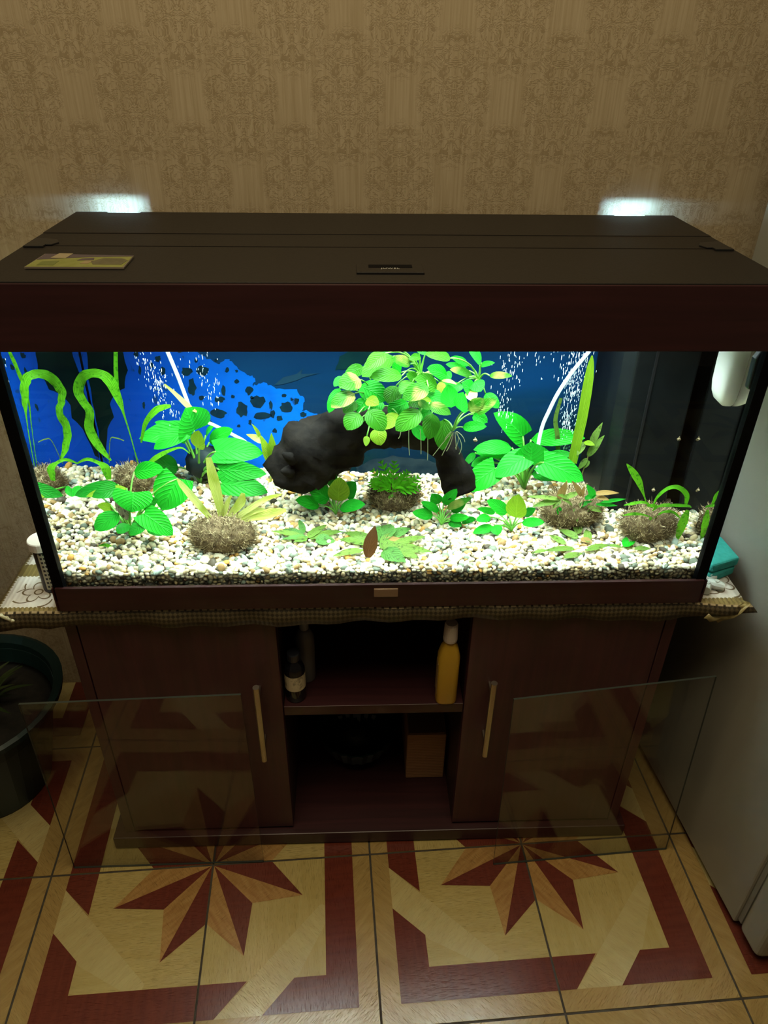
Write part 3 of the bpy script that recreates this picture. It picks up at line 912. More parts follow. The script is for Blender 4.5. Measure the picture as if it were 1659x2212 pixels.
# the 300 that show largest: big ones on the near part of the bed
near = np.where((P_[:, 1] > 0.012) & (P_[:, 1] < 0.10))[0]
big = near[np.argsort(-(S_[near, 0] * S_[near, 1]) / (0.9 + P_[near, 1]) ** 2)][:300]
rest = np.setdiff1d(np.arange(len(P_)), big)
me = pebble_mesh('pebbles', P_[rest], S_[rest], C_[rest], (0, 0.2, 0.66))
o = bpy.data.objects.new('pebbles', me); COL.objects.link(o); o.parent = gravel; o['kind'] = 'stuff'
protos = []
for k in range(12):
    ci = k % len(pal)
    protos.append(pebble_mesh('pebble', np.zeros((1, 3)), np.array([[1.25, 0.95, 0.66]]), pal_c[ci:ci + 1], (0, 0, 0)))
order = RNG.choice(12, 300, p=np.array([0.2, .14, .08, .06, .04, .03, .03, .04, .2, .1, .05, .03]) / 1.0)
for k, i in enumerate(big):
    o = bpy.data.objects.new('pebble', protos[order[k]])
    COL.objects.link(o)
    o.parent = gravel
    o.location = (P_[i][0], P_[i][1] - 0.2, P_[i][2] + 0.001 - 0.66)
    r = S_[i].mean()
    o.scale = (r, r, r)
    o.rotation_euler = (random.gauss(0, 0.3), random.gauss(0, 0.3), random.uniform(0, 6.28))

# ------------------------------------------------------------------ plants
def leaf_geo(mb, B, T, w, nrm, shape='ovate', bend=0.06, fold=0.12, ruffle=0.0, mi=0, na=10, nb=6, uvs=None):
    d = T - B
    L = d.length
    d.normalize()
    nrm = (nrm - d * nrm.dot(d)).normalized()
    side = d.cross(nrm)
    vs = []
    ph = random.uniform(0, 6)
    for i in range(na + 1):
        t = i / na
        if shape == 'ovate':
            p = math.sin(PI * min(1, t ** 0.86)) ** 0.60
        elif shape == 'cordate':
            p = (math.sin(PI * (0.16 + 0.84 * t) ** 0.76) ** 0.66) if t < 1 else 0.0
            p = max(p, 0.0)
        elif shape == 'lance':
            p = math.sin(PI * (0.04 + 0.96 * t) ** 0.75) ** 0.9 if t < 1 else 0.0
        else:
            p = min(1.0, 6 * t, 5 * (1 - t)) ** 0.6
        p = abs(p)
        hw = w / 2 * p + 0.0002
        c = B + d * (L * t) + nrm * (bend * L * math.sin(PI * t) * 1.0)
        for j in range(nb + 1):
            s = 2 * j / nb - 1
            back = 0.0
            if shape == 'cordate':
                back = -0.13 * L * abs(s) * max(0.0, 1 - t * 2.2)
            rf = ruffle * w * math.sin(t * 30 + ph + (2 if s > 0 else 0)) * abs(s) ** 2
            vs.append(c + side * (hw * s) + d * back + nrm * (fold * abs(s) * hw + rf + 0.012 * L * math.sin(4 * t + ph) * s))
            if uvs is not None: uvs.append((t, (s + 1) / 2))
    fs = [(i * (nb + 1) + j, i * (nb + 1) + j + 1, (i + 1) * (nb + 1) + j + 1, (i + 1) * (nb + 1) + j) for i in range(na) for j in range(nb)]
    mb.add(vs, fs, mi)

def set_uv(o, uvs):
    me = o.data
    lay = me.uv_layers.new(name='uv')
    idx = np.zeros(len(me.loops), np.int32)
    me.loops.foreach_get('vertex_index', idx)
    u = np.full((len(me.vertices), 2), 0.02)
    u[:len(uvs)] = uvs
    lay.data.foreach_set('uv', u[idx].reshape(-1))

def bez(a, b, c, k=7):
    return [a * (1 - t) ** 2 + b * (2 * t * (1 - t)) + c * t ** 2 for t in [i / k for i in range(k + 1)]]

STEMM = mat('petiole', (0.10, 0.33, 0.03), 0.45)
STEMO = mat('petiole_olive', (0.20, 0.17, 0.05), 0.5)

def add_leaf(parent, B, T, w, key, view, shape='ovate', crown=None, facing=0.75, bend=0.06, fold=0.12, ruffle=0.0, stem_r=0.0012, lab=None, stemm=None):
    nrm = (-view) * facing + Vector((0, 0, 1)) * (1 - facing) + Vector((random.uniform(-.25, .25), random.uniform(-.15, .15), random.uniform(-.1, .2)))
    mb = MB(); uvs = []
    leaf_geo(mb, B, T, w, nrm, shape, bend, fold, ruffle, 0, uvs=uvs)
    if crown is not None and (crown - B).length > 0.004:
        mid = (crown + B) * 0.5 + Vector((0, 0, 0.25 * (B - crown).length))
        mid = mid.lerp(crown + Vector((0, 0, (B - crown).length * 0.6)), 0.4)
        mb.tube(bez(crown, mid, B), [stem_r * 1.4] * 4 + [stem_r] * 4, 6, 1)
    o = build('leaf', mb, [LM[key], stemm or STEMM], parent, smooth=True)
    set_uv(o, uvs)
    if lab: o['label'] = lab
    return o

def plant(name, label, cat, crop, crown, dcrown, leaves, shape='ovate', crowns=None, root=None, facing=0.75, stem_r=0.0012, bend=0.06, default='g', group=None, stemm=None):
    """leaves: (bx,by,tx,ty,w,d[,key[,shape]]) in crop pixels, d = depth behind the front pane"""
    if root is None:
        root = on_gravel(*crop(*crown))
        sh = root.y - dcrown
    else:
        sh = 0.0
    t = thing(name, root, label, cat, group)
    cws = [(crop(cx, cy), wet(*crop(cx, cy), cd)) for cx, cy, cd in crowns] if crowns else [(crop(*crown), root + Vector((0, 0, 0.002)))]
    for lf in leaves:
        bx, by, tx, ty, w, d = lf[:6]
        key = lf[6] if len(lf) > 6 else default
        shp = lf[7] if len(lf) > 7 else shape
        d = min(0.375, max(0.02, d + sh))
        ub, vb = crop(bx, by); ut, vt = crop(tx, ty)
        B = wet(ub, vb, min(0.38, d + 0.008)); T = wet(ut, vt, max(0.012, d - 0.012))
        s = crop(1, 0)[0] - crop(0, 0)[0]
        W_ = w * s * wet_scale(ub, vb, d) * 1.2
        view = wet_ray((ub + ut) / 2, (vb + vt) / 2)[1]
        cw = min(cws, key=lambda c: (c[0][0] - ub) ** 2 + (c[0][1] - vb) ** 2)[1]
        for p in (B, T):
            g = gravel_z(p.x, p.y) + 0.004
            if p.z < g: p.z = g
        add_leaf(t, B, T, W_, key, view, shp, cw, facing, bend, stem_r=stem_r, stemm=stemm)
    return t

full = cropper(0, 0, 1)
cA = cropper(700, 740, 430 / 1659)
bush = [(510, 90, 350, 215, 110, .125, 'h'), (575, 115, 315, 285, 160, .15, 'h'), (650, 275, 382, 290, 118, .13, 'h'), (330, 205, 172, 280, 95, .17, 'h'), (305, 310, 122, 365, 150, .145, 'v'),
        (255, 425, 58, 540, 125, .13, 'v'), (130, 380, 40, 585, 85, .16, 'g'), (160, 285, 82, 365, 60, .165, 'g'), (300, 360, 528, 480, 165, .165, 'g'), (600, 360, 530, 508, 115, .15, 'h'),
        (262, 490, 165, 592, 95, .14, 'h'), (352, 470, 270, 580, 95, .15, 'g'), (355, 472, 455, 520, 90, .135, 'y'), (290, 590, 190, 730, 140, .115, 'h'), (370, 560, 500, 738, 150, .105, 'h'),
        (610, 590, 510, 725, 110, .13, 'y'), (805, 570, 598, 735, 150, .105, 'h'), (700, 500, 530, 580, 130, .16, 'g'), (440, 715, 475, 858, 118, .12, 'y'), (357, 780, 347, 864, 46, .11, 'y'),
        (900, 590, 870, 808, 130, .115, 'h'), (750, 690, 835, 818, 90, .15, 'g'), (1000, 640, 985, 898, 125, .13, 'h'), (740, 325, 635, 428, 115, .135, 'v'), (870, 370, 650, 470, 130, .12, 'v'),
        (945, 375, 752, 305, 140, .145, 'h'), (772, 305, 685, 262, 75, .15, 'h'), (1025, 285, 858, 215, 115, .17, 'g'), (720, 180, 562, 130, 82, .15, 'v'), (715, 120, 808, 135, 62, .15, 'h'),
        (780, 45, 840, 105, 70, .15, 'g'), (1055, 130, 842, 95, 88, .14, 'v'), (640, 62, 400, 70, 52, .18, 'g'), (860, 62, 1000, 62, 35, .18, 'g'), (1200, 188, 1060, 120, 55, .18, 'g'),
        (1195, 235, 1015, 180, 60, .18, 'g'), (1235, 278, 1048, 225, 75, .16, 'v'), (1310, 170, 1198, 60, 100, .15, 'g'), (1300, 192, 1422, 170, 42, .16, 'g'), (1378, 275, 1568, 280, 52, .13, 'v'),
        (1105, 345, 982, 318, 36, .14, 'p'), (990, 330, 955, 430, 60, .15, 'y'), (1060, 540, 1030, 348, 130, .12, 'g'), (1240, 425, 1150, 335, 120, .15, 'g'), (1255, 325, 1310, 408, 110, .15, 'g'),
        (1150, 576, 1160, 412, 120, .105, 'g'), (1215, 400, 1245, 490, 85, .14, 'p'), (1205, 565, 1335, 465, 95, .13, 'v'), (1268, 580, 1442, 480, 105, .12, 'v'), (1345, 425, 1455, 548, 85, .16, 'g'),
        (830, 430, 1000, 505, 125, .14, 'g'), (790, 485, 880, 560, 55, .12, 'v'), (875, 515, 1058, 600, 85, .11, 'v'), (1155, 705, 1355, 700, 78, .11, 'g'), (1245, 595, 1362, 668, 85, .13, 'g'),
        (800, 455, 895, 495, 42, .135, 'y'), (265, 685, 352, 640, 48, .15, 'h'), (712, 490, 832, 540, 95, .15, 'h'), (1140, 340, 1060, 420, 90, .16, 'g'), (560, 420, 640, 470, 110, .16, 'h'),
        (470, 480, 380, 600, 120, .165, 'g'), (960, 330, 1090, 400, 110, .165, 'g'), (640, 250, 560, 180, 90, .175, 'g'), (880, 560, 780, 640, 110, .16, 'g'), (1010, 250, 1060, 300, 60, .18, 'g')]
bt = plant('anubias_bush', 'big bushy plant of round green and yellow mottled leaves on the dark driftwood', 'plant', cA, (600, 690), .2, bush, 'ovate',
      [(450, 600, .20), (800, 300, .20), (1075, 735, .115), (1290, 320, .17), (900, 560, .19)], wet(*cA(650, 690), .2), 0.72, 0.0011, 0.07)
rb = MB()
for (sx, sy), (mx, my), (ex, ey) in (((1070, 740), (1020, 800), (908, 942)), ((1075, 745), (1040, 830), (982, 942)), ((1080, 745), (1060, 850), (1020, 905)), ((1090, 745), (1100, 830), (1100, 892)),
                                     ((1100, 740), (1140, 800), (1095, 880)), ((1105, 740), (1170, 780), (1172, 830)), ((1060, 740), (1010, 790), (1008, 812)), ((1090, 745), (1180, 850), (1125, 930)),
                                     ((710, 700), (700, 800), (712, 940)), ((800, 720), (810, 800), (808, 930)), ((860, 730), (868, 850), (862, 980)), ((640, 720), (640, 780), (620, 800))):
    a, b, c = [wet(*cA(*p), .115) for p in ((sx, sy), (mx, my), (ex, ey))]
    rb.tube(bez(a, b, c, 8), 0.0006, 5)
build('roots', rb, mat('root', (0.30, 0.33, 0.16), 0.6), bt)

cB = cropper(290, 860, 310 / 1659)
plant('broadleaf_plant', 'tall broad leaved green plant standing at the back left by the blue coral print', 'plant', cB, (770, 985), .26,
      [(480, 355, 235, 280, 95, .285), (510, 800, 190, 760, 220, .27, 'd'), (560, 385, 55, 470, 240, .245, 'g', 'cordate'), (560, 400, 225, 590, 180, .225, 'g', 'cordate'), (690, 375, 585, 118, 430, .24, 'g', 'cordate'),
       (870, 510, 1142, 362, 160, .26), (830, 430, 915, 335, 95, .25), (565, 420, 690, 440, 60, .26), (945, 620, 1492, 640, 290, .20, 'g', 'cordate'), (985, 830, 1535, 880, 220, .175, 'd', 'cordate'),
       (1010, 990, 1545, 1090, 270, .155, 'd', 'cordate'), (752, 590, 745, 372, 155, .20, 'y')], 'ovate', facing=0.72, stem_r=0.0017)
cC = cropper(150, 1000, 280 / 1659)
plant('broadleaf_plant', 'low broad leaved green plant on the pebbles near the left pane', 'plant', cC, (790, 950), .1,
      [(150, 300, 0, 435, 85, .17), (620, 275, 65, 420, 170, .155, 'd'), (735, 325, 210, 430, 120, .135, 'y'), (1420, 300, 1552, 310, 150, .145), (1300, 525, 1505, 455, 115, .15, 'd'), (1390, 200, 1180, 605, 400, .12, 'g', 'cordate'),
       (830, 120, 1208, 85, 215, .14), (960, 600, 1140, 470, 160, .105, 'd'), (590, 335, 290, 440, 180, .10, 'd', 'cordate'), (560, 590, 355, 545, 110, .12, 'y'), (815, 375, 800, 632, 420, .085, 'g', 'cordate'),
       (605, 450, 745, 735, 115, .09, 's'), (632, 645, 325, 860, 210, .075), (955, 650, 1325, 925, 290, .065, 'g', 'cordate'), (1010, 830, 1180, 935, 125, .085, 'd'), (760, 785, 615, 905, 140, .065, 'd'), (968, 755, 780, 930, 150, .055, 'd')],
      'ovate', facing=0.75, stem_r=0.0014)
c2 = cropper(500, 740, 560 / 1659)
plant('small_anubias', 'small round leaved green plant in front of the dark driftwood, left of the fern ball', 'plant', c2, (668, 1105), .13,
      [(605, 905, 588, 812, 80, .15), (640, 930, 662, 822, 100, .145), (550, 935, 438, 910, 72, .14), (625, 1005, 492, 925, 115, .125), (735, 990, 795, 892, 95, .135), (683, 1015, 690, 860, 116, .115, 'y'),
       (562, 1045, 410, 1005, 80, .115), (692, 1062, 856, 1035, 78, .11)], 'ovate', facing=0.8)
cE = cropper(880, 1040, 300 / 1659)
plant('small_anubias', 'small many leaved green plant right of the fern ball', 'plant', cE, (405, 530), .09,
      [(375, 265, 290, 148, 130, .105), (310, 335, 175, 290, 55, .105, 'd'), (378, 355, 162, 245, 90, .095), (430, 272, 592, 88, 115, .10, 'g'), (530, 365, 700, 245, 95, .095, 'd'), (468, 328, 768, 192, 85, .09, 'v'),
       (305, 405, 60, 370, 120, .085), (650, 485, 820, 450, 85, .085, 'd'), (500, 480, 650, 535, 105, .08, 'd'), (505, 440, 738, 430, 90, .08)], 'ovate', facing=0.8)
plant('small_anubias', 'small green plant with one upright yellow leaf, in front of the right broad plant', 'plant', cE, (1240, 605), .08,
      [(1050, 375, 838, 322, 70, .10), (1395, 405, 1535, 325, 95, .10, 'd'), (1195, 375, 948, 228, 140, .095), (990, 425, 822, 470, 100, .085), (1030, 540, 782, 620, 105, .075), (1045, 525, 1085, 640, 115, .07),
       (1300, 435, 1325, 153, 210, .08, 'y'), (1368, 490, 1640, 488, 105, .07)], 'ovate', facing=0.8)
cD = cropper(990, 870, 330 / 1659)
plant('broadleaf_plant', 'large broad leaved green plant at the back right beside the air bubbles', 'plant', cD, (710, 950), .2,
      [(180, 545, 62, 685, 65, .21, 'd'), (355, 640, 140, 690, 135, .20, 'd'), (560, 560, 190, 545, 130, .205), (580, 490, 165, 510, 150, .19), (700, 365, 382, 112, 250, .215, 'g', 'cordate'), (790, 400, 1380, 385, 170, .195),
       (945, 600, 1232, 560, 110, .155, 'd'), (800, 770, 1165, 805, 150, .17, 'd'), (790, 672, 790, 425, 400, .155, 'g', 'cordate'), (400, 715, 55, 965, 250, .13, 'g', 'cordate'), (712, 600, 400, 810, 235, .135, 'g', 'cordate'), (930, 650, 1360, 845, 245, .12, 'g', 'cordate')],
      'ovate', facing=0.74, stem_r=0.0018, bend=0.09)

# ribbons: a strip along a pixel path
def ribbon(parent, path, d, key, ruffle=0.05, crop=full, facing=0.8, dd=None):
    """path: (u,v,width px); dd optional depths"""
    pts, ws = [], []
    K = 6
    def cat(a, b, c, e, t):
        return 0.5 * ((2 * b) + (-a + c) * t + (2 * a - 5 * b + 4 * c - e) * t * t + (-a + 3 * b - 3 * c + e) * t ** 3)
    n_ = len(path)
    for i in range(n_ - 1):
        q = [np.array(path[min(max(i + k, 0), n_ - 1)][:3] + ((dd[min(max(i + k, 0), n_ - 1)],) if dd else (d,)), float) for k in (-1, 0, 1, 2)]
        for k in range(K + (i == n_ - 2)):
            u, v, w, de = cat(*q, k / K)
            uu, vv2 = crop(u, v)
            s = crop(1, 0)[0] - crop(0, 0)[0]
            p = wet(uu, vv2, de)
            g = gravel_z(p.x, p.y) + 0.003
            if p.z < g: p.z = g
            pts.append((p, wet_ray(uu, vv2)[1])); ws.append(max(0.6, w * s) * wet_scale(uu, vv2, de))
    mb = MB(); vs = []; uvs = []
    ph = random.uniform(0, 6)
    m = len(pts)
    for i, (p, view) in enumerate(pts):
        t = (pts[min(i + 1, m - 1)][0] - pts[max(i - 1, 0)][0]).normalized()
        nr = -view * facing + Vector((0, 0, 1)) * (1 - facing)
        nr = (nr - t * nr.dot(t)).normalized()
        sd_ = t.cross(nr)
        for j in range(5):
            s = j / 2 - 1
            vs.append(p + sd_ * (ws[i] / 2 * s) + nr * (ruffle * ws[i] * math.sin(i * 1.3 + ph + 2 * (s > 0)) * s * s + 0.08 * ws[i] * abs(s)))
            uvs.append((i / (m - 1), (s + 1) / 2))
    mb.add(vs, [(i * 5 + j, i * 5 + j + 1, (i + 1) * 5 + j + 1, (i + 1) * 5 + j) for i in range(m - 1) for j in range(4)])
    o = build('leaf', mb, LM[key], parent, smooth=True)
    set_uv(o, uvs)
    return o

# coconut-fibre balls
fib_m = mat('coconut_fibre', (0.26, 0.19, 0.10), 0.85, spec=0.1)
n = N(fib_m)
n.color(n.mix(n.step(n.noise(n.obj(), 90, 3.0), 0.35, 0.65), (0.10, 0.065, 0.03), (0.36, 0.29, 0.16)))
husk_m = speckle('coconut_husk', (0.06, 0.04, 0.02), (0.14, 0.10, 0.05), 70, 0.9, 0.8, spec=0.1)
def fibre_ball(name, label, uc, vb, wpx, hratio, nf=1500, depth=None, flen=0.011):
    """ball whose foot is seen at (uc, vb), wpx wide"""
    p = on_gravel(uc, vb) if depth is None else wet(uc, vb, depth)
    s = wet_scale(uc, vb, p.y)
    rx = wpx * s / 2
    c = Vector((p.x, p.y + rx * 0.75, gravel_z(p.x, p.y) + rx * hratio * 0.72))
    t = thing(name, Vector((c.x, c.y, c.z - rx * hratio)), label, 'plant')
    fn = lambda d: 1 + 0.07 * mnoise.noise(d * 3 + Vector((uc, 0, 0))) + 0.03 * mnoise.noise(d * 9)
    mb = MB(); mb.ball(c, rx, rx * 0.95, rx * hratio, 24, 14, 0, fn)
    build('husk', mb, husk_m, t, smooth=True)
    fb = MB()
    for _ in range(nf):
        z = random.uniform(-0.55, 1); a = random.uniform(0, 2 * PI); r = math.sqrt(1 - z * z)
        d = Vector((r * math.cos(a), r * math.sin(a), z))
        q = c + Vector((d.x * rx, d.y * rx * .95, d.z * rx * hratio)) * fn(d)
        tg = Vector((0, 0, 1)) - d * d.z
        tg = (tg + Vector((random.gauss(0, .7), random.gauss(0, .7), random.gauss(0, .5)))).normalized()
        L = flen * random.uniform(0.5, 1.3)
        e = q + d * (L * random.uniform(0.1, 0.6)) + tg * L
        mid = (q + e) / 2 + d * L * 0.3
        sd_ = d.cross(tg).normalized() * 0.00055
        fb.add([q - sd_, q + sd_, mid + sd_, mid - sd_, e], [(0, 1, 2, 3), (3, 2, 4)])
    o = build('fibres', fb, fib_m, t); o['kind'] = 'stuff'
    return t, c + Vector((0, 0, rx * hratio)), rx

b1, top1, _ = fibre_ball('fibre_ball_plant', 'brown fibre ball near the front with pale yellow strap leaves', 481, 1200, 138, 0.66)
d1 = top1.y
for path in ([(480, 1142, 5), (476, 1100, 16), (462, 1040, 24), (450, 988, 12)], [(478, 1142, 5), (455, 1120, 10), (425, 1085, 17), (395, 1050, 14), (383, 1034, 4)], [(482, 1140, 6), (500, 1110, 13), (520, 1085, 20), (525, 1065, 8)],
             [(484, 1140, 6), (520, 1112, 13), (570, 1080, 12), (608, 1068, 4)], [(486, 1142, 6), (530, 1120, 18), (580, 1110, 24), (618, 1102, 8)], [(478, 1142, 8), (482, 1115, 14), (492, 1085, 10), (500, 1070, 4)], [(484, 1142, 6), (505, 1125, 14), (545, 1105, 16), (570, 1100, 5)]):
    ribbon(b1, path, d1, 'p', 0.07)
b2, top2, _ = fibre_ball('fibre_ball_plant', 'brown fibre ball in the middle topped with feathery bright green fern', 853, 1108, 108, 0.72)
def frond(parent, path, d, wpx):
    pts = []
    n_ = len(path)
    P = [wet(u, v, d) for u, v in path]
    mb = MB()
    mb.tube(bez(P[0], P[1], P[2], 10), 0.0008, 5)
    cv = bez(P[0], P[1], P[2], 12)
    view = wet_ray(*path[1])[1]
    sc = wet_scale(*path[1], d)
    for i in range(3, 13, 2):
        t = (cv[min(i + 1, 12)] - cv[i - 1]).normalized()
        sd_ = t.cross(-view).normalized()
        L = wpx * sc * math.sin(PI * (0.15 + 0.75 * i / 12))
        for s in (-1, 1):
            tipp = cv[i] + sd_ * (s * L * 0.8) + t * (L * 0.8) + (-view) * random.uniform(-.2, .3) * L
            leaf_geo(mb, cv[i], tipp, L * 0.5, -view * 0.6 + Vector((0, 0, 0.8)), 'lance', 0.05, 0.05, 0, 0, 5, 2)
    return build('frond', mb, LM['f'], parent, smooth=True)
for path in ([(845, 1062), (838, 1030), (822, 995)], [(848, 1062), (850, 1025), (852, 996)], [(843, 1062), (825, 1040), (803, 1015)], [(850, 1062), (868, 1040), (882, 1018)], [(852, 1062), (885, 1050), (905, 1030)],
             [(850, 1062), (880, 1058), (908, 1052)], [(843, 1064), (815, 1050), (800, 1040)], [(848, 1062), (848, 1075), (850, 1092)], [(845, 1062), (855, 1045), (868, 1050)], [(846, 1062), (832, 1052), (835, 1035)]):
    frond(b2, path, top2.y - 0.036, 17)
b3, top3, _ = fibre_ball('fibre_ball_plant', 'brown fibre ball at the back left with long crinkled ribbon leaves', 286, 1062, 76, 0.95, 1000, 0.275)
d3 = top3.y
ribbon(b3, [(298, 1003, 2), (283, 945, 2.5), (268, 895, 4), (256, 862, 16), (236, 822, 24), (212, 807, 20), (182, 812, 22), (169, 842, 22), (180, 868, 18), (194, 890, 18), (193, 925, 20), (212, 962, 18), (240, 995, 4)], d3, 'r', 0.09)
ribbon(b3, [(300, 1003, 2), (275, 920, 2), (258, 868, 5), (252, 830, 9), (250, 790, 9), (250, 752, 8)], d3 + .01, 'r', 0.09)
ribbon(b3, [(305, 956, 4), (314, 915, 10), (335, 888, 15), (352, 880, 13), (369, 877, 7)], d3 - .03, 'r', 0.05)
ribbon(b3, [(165, 1002, 3), (188, 992, 8), (213, 1000, 9), (228, 1012, 20), (235, 1036, 10)], d3 - .05, 'r', 0.05)
ribbon(b3, [(312, 1010, 5), (335, 990, 11), (358, 977, 9), (390, 967, 4), (410, 980, 2)], d3 - .03, 'r', 0.08)
ribbon(b3, [(236, 1000, 2), (238, 950, 2), (250, 946, 3), (268, 952, 2)], d3, 'o', 0.02)
ribbon(b3, [(355, 830, 4), (380, 852, 9), (405, 876, 12), (425, 890, 4)], .30, 'p', 0.04)
cF = cropper(1130, 1020, 410 / 1659)
b4, top4, _ = fibre_ball('fibre_ball_plant', 'wide brown fibre ball on the right with olive and tan pointed leaves', 1238, 1146, 132, 0.66)
b5, top5, _ = fibre_ball('fibre_ball_plant', 'brown fibre ball near the right pane with bright green strap leaves', 1405, 1176, 118, 0.72)
def lances(parent, lst, d, crop, ground=False, shape='lance', facing=0.7):
    for lf in lst:
        bx, by, tx, ty, w = lf[:5]
        key = lf[5] if len(lf) > 5 else 'o'
        ub, vb = crop(bx, by); ut, vt = crop(tx, ty)
        s = crop(1, 0)[0] - crop(0, 0)[0]
        if ground:
            B, T = on_gravel(ub, vb), on_gravel(ut, vt)
            B = B + Vector((0, -0.002, 0.006)); T = T + Vector((0, -0.002, 0.005))
            fc_ = 0.35
        else:
            B, T = wet(ub, vb, d), wet(ut, vt, max(0.015, d - random.uniform(0.0, 0.02)))
            for p in (B, T):
                p.z = max(p.z, gravel_z(p.x, p.y) + 0.005)
            fc_ = facing
        view = wet_ray((ub + ut) / 2, (vb + vt) / 2)[1]
        add_leaf(parent, B, T, w * s * wet_scale(ub, vb, B.y) * (1.25 if ground else 1.05), key, view, shape, None, fc_, 0.05, 0.15, 0.03 if ground else 0.015)
lances(b4, [(310, 235, 385, 75, 62, 't'), (510, 210, 425, 75, 52, 't'), (620, 225, 552, 105, 66, 'g'), (630, 185, 840, 182, 50, 't'), (640, 215, 755, 245, 45, 't'), (640, 280, 825, 294, 38, 'g'),
            (680, 265, 902, 234, 34, 'g'), (330, 240, 30, 212, 44), (300, 250, 80, 302, 66), (360, 225, 515, 170, 50), (470, 305, 605, 250, 46, 'd'), (500, 335, 695, 312, 46), (312, 305, 332, 402, 48, 'g'), (465, 325, 475, 445, 34),
            (320, 240, 260, 320, 60), (400, 230, 300, 200, 50), (430, 290, 330, 235, 46), (540, 230, 640, 200, 46, 'd'), (520, 220, 545, 120, 40, 't'), (560, 300, 690, 350, 40), (450, 300, 390, 380, 44)], top4.y - 0.036, cF)
for path in ([(1130, 315, 8), (1090, 275, 18), (1030, 262, 26), (950, 275, 30), (878, 290, 6)], [(1075, 260, 8), (1050, 185, 20), (1010, 80, 58), (960, 0, 58), (915, -60, 20), (905, -75, 4)], [(1130, 300, 8), (1180, 210, 26), (1270, 140, 34), (1360, 135, 42), (1430, 200, 44), (1420, 290, 22)],
             [(1130, 400, 8), (1050, 372, 18), (960, 365, 30), (868, 378, 6)], [(1100, 400, 12), (1150, 440, 48), (1200, 490, 56), (1235, 530, 10)], [(1345, 600, 14), (1370, 510, 66), (1405, 420, 76), (1440, 330, 30)], [(1140, 310, 8), (1220, 290, 30), (1285, 275, 12)],
             [(1130, 340, 8), (1160, 300, 34), (1080, 290, 20)], [(1150, 400, 8), (1220, 350, 22), (1310, 350, 26), (1370, 400, 10)], [(1200, 300, 8), (1320, 290, 30), (1440, 295, 24), (1470, 310, 6)]):
    ribbon(b5, path, top5.y - 0.030, 'r', 0.05, cF)

# cuttings lying on the pebbles
cG = cropper(550, 1100, 400 / 1659)
def lying(name, label, crop, cpx, lst, group=None, dull=True):
    t = thing(name, on_gravel(*crop(*cpx)), label, 'plant', group)
    if dull:
        lst = [l[:5] + ({'g': 'l', 'd': 'l'}.get(l[5], l[5]),) if len(l) > 5 else l for l in lst]
    lances(t, lst, 0, crop, True)
    return t
lying('plant_cutting', 'flat rosette of olive leaves lying left of the dead brown leaf', cG, (480, 275),
      [(445, 272, 150, 215, 55), (435, 262, 255, 200, 75, 'd'), (440, 235, 402, 112, 48, 'g'), (475, 275, 240, 290, 60, 'd'), (490, 280, 645, 160, 80), (500, 288, 805, 215, 70), (548, 300, 725, 305, 110, 'd'), (485, 270, 560, 200, 55), (470, 285, 350, 310, 60)])
lying('plant_cutting', 'large flattened heap of olive green leaves around the dead brown leaf', cG, (1130, 330),
      [(1090, 330, 755, 290, 95), (1060, 300, 800, 225, 70), (975, 390, 700, 440, 66), (1120, 310, 1200, 150, 180, 'g'), (1190, 290, 1395, 185, 100, 'd'), (1160, 305, 1325, 285, 56, 't'), (1150, 370, 1588, 400, 90), (1200, 370, 1530, 262, 80),
       (1150, 395, 1355, 495, 130, 'd'), (1300, 405, 1475, 460, 70), (1120, 360, 1300, 340, 110), (1130, 330, 1300, 240, 90)])
dead = thing('dead_leaf', on_gravel(*cG(1015, 440)), 'curled dead brown leaf standing up from the pebbles', 'leaf')
B = on_gravel(*cG(1015, 440)) + Vector((0, 0, 0.002))
T = wet(*cG(1078, 145), B.y - 0.004)
mb = MB(); uvs = []
leaf_geo(mb, B, T, 125 * 0.2411 * wet_scale(*cG(1000, 300), B.y), -wet_ray(*cG(1000, 300))[1] + Vector((0.15, 0, 0.2)), 'lance', -0.12, 0.30, 0.02, 0, 12, 6, uvs)
o = build('leaf_blade', mb, LM['b'], dead, smooth=True); set_uv(o, uvs)
lying('plant_cutting', 'olive cutting lying against the foot of the wide right fibre ball', cF, (480, 590),
      [(470, 600, 305, 515, 58), (560, 635, 550, 515, 56), (480, 560, 455, 430, 66), (360, 650, 222, 565, 50), (500, 600, 600, 640, 50, 't')])
lying('plant_cutting', 'long thin olive leaves lying on the pebbles nearest the front, right of centre', cF, (440, 700),
      [(440, 690, 175, 705, 50), (200, 705, 68, 728, 40), (350, 770, 515, 728, 60)])
lying('plant_cutting', 'olive leaf pair lying on the pebbles between the right fibre balls', cF, (560, 700), [(540, 705, 745, 655, 60), (745, 660, 870, 682, 36)])
lying('plant_cutting', 'small bright green sprig lying below the fibre ball near the right pane', cF, (890, 670),
      [(880, 675, 890, 585, 46, 'g'), (890, 675, 975, 620, 40, 'g'), (965, 690, 1112, 690, 44)], dull=False)
sp = thing('plant_sprig', on_gravel(*cC(590, 1195)), 'tiny curved bright green leaf on the pebbles at the front left', 'plant')
ribbon(sp, [(595, 1195, 10), (560, 1110, 46), (470, 1052, 50), (370, 1062, 12)], on_gravel(*cC(480, 1110)).y - 0.002, 'r', 0.02, cC)

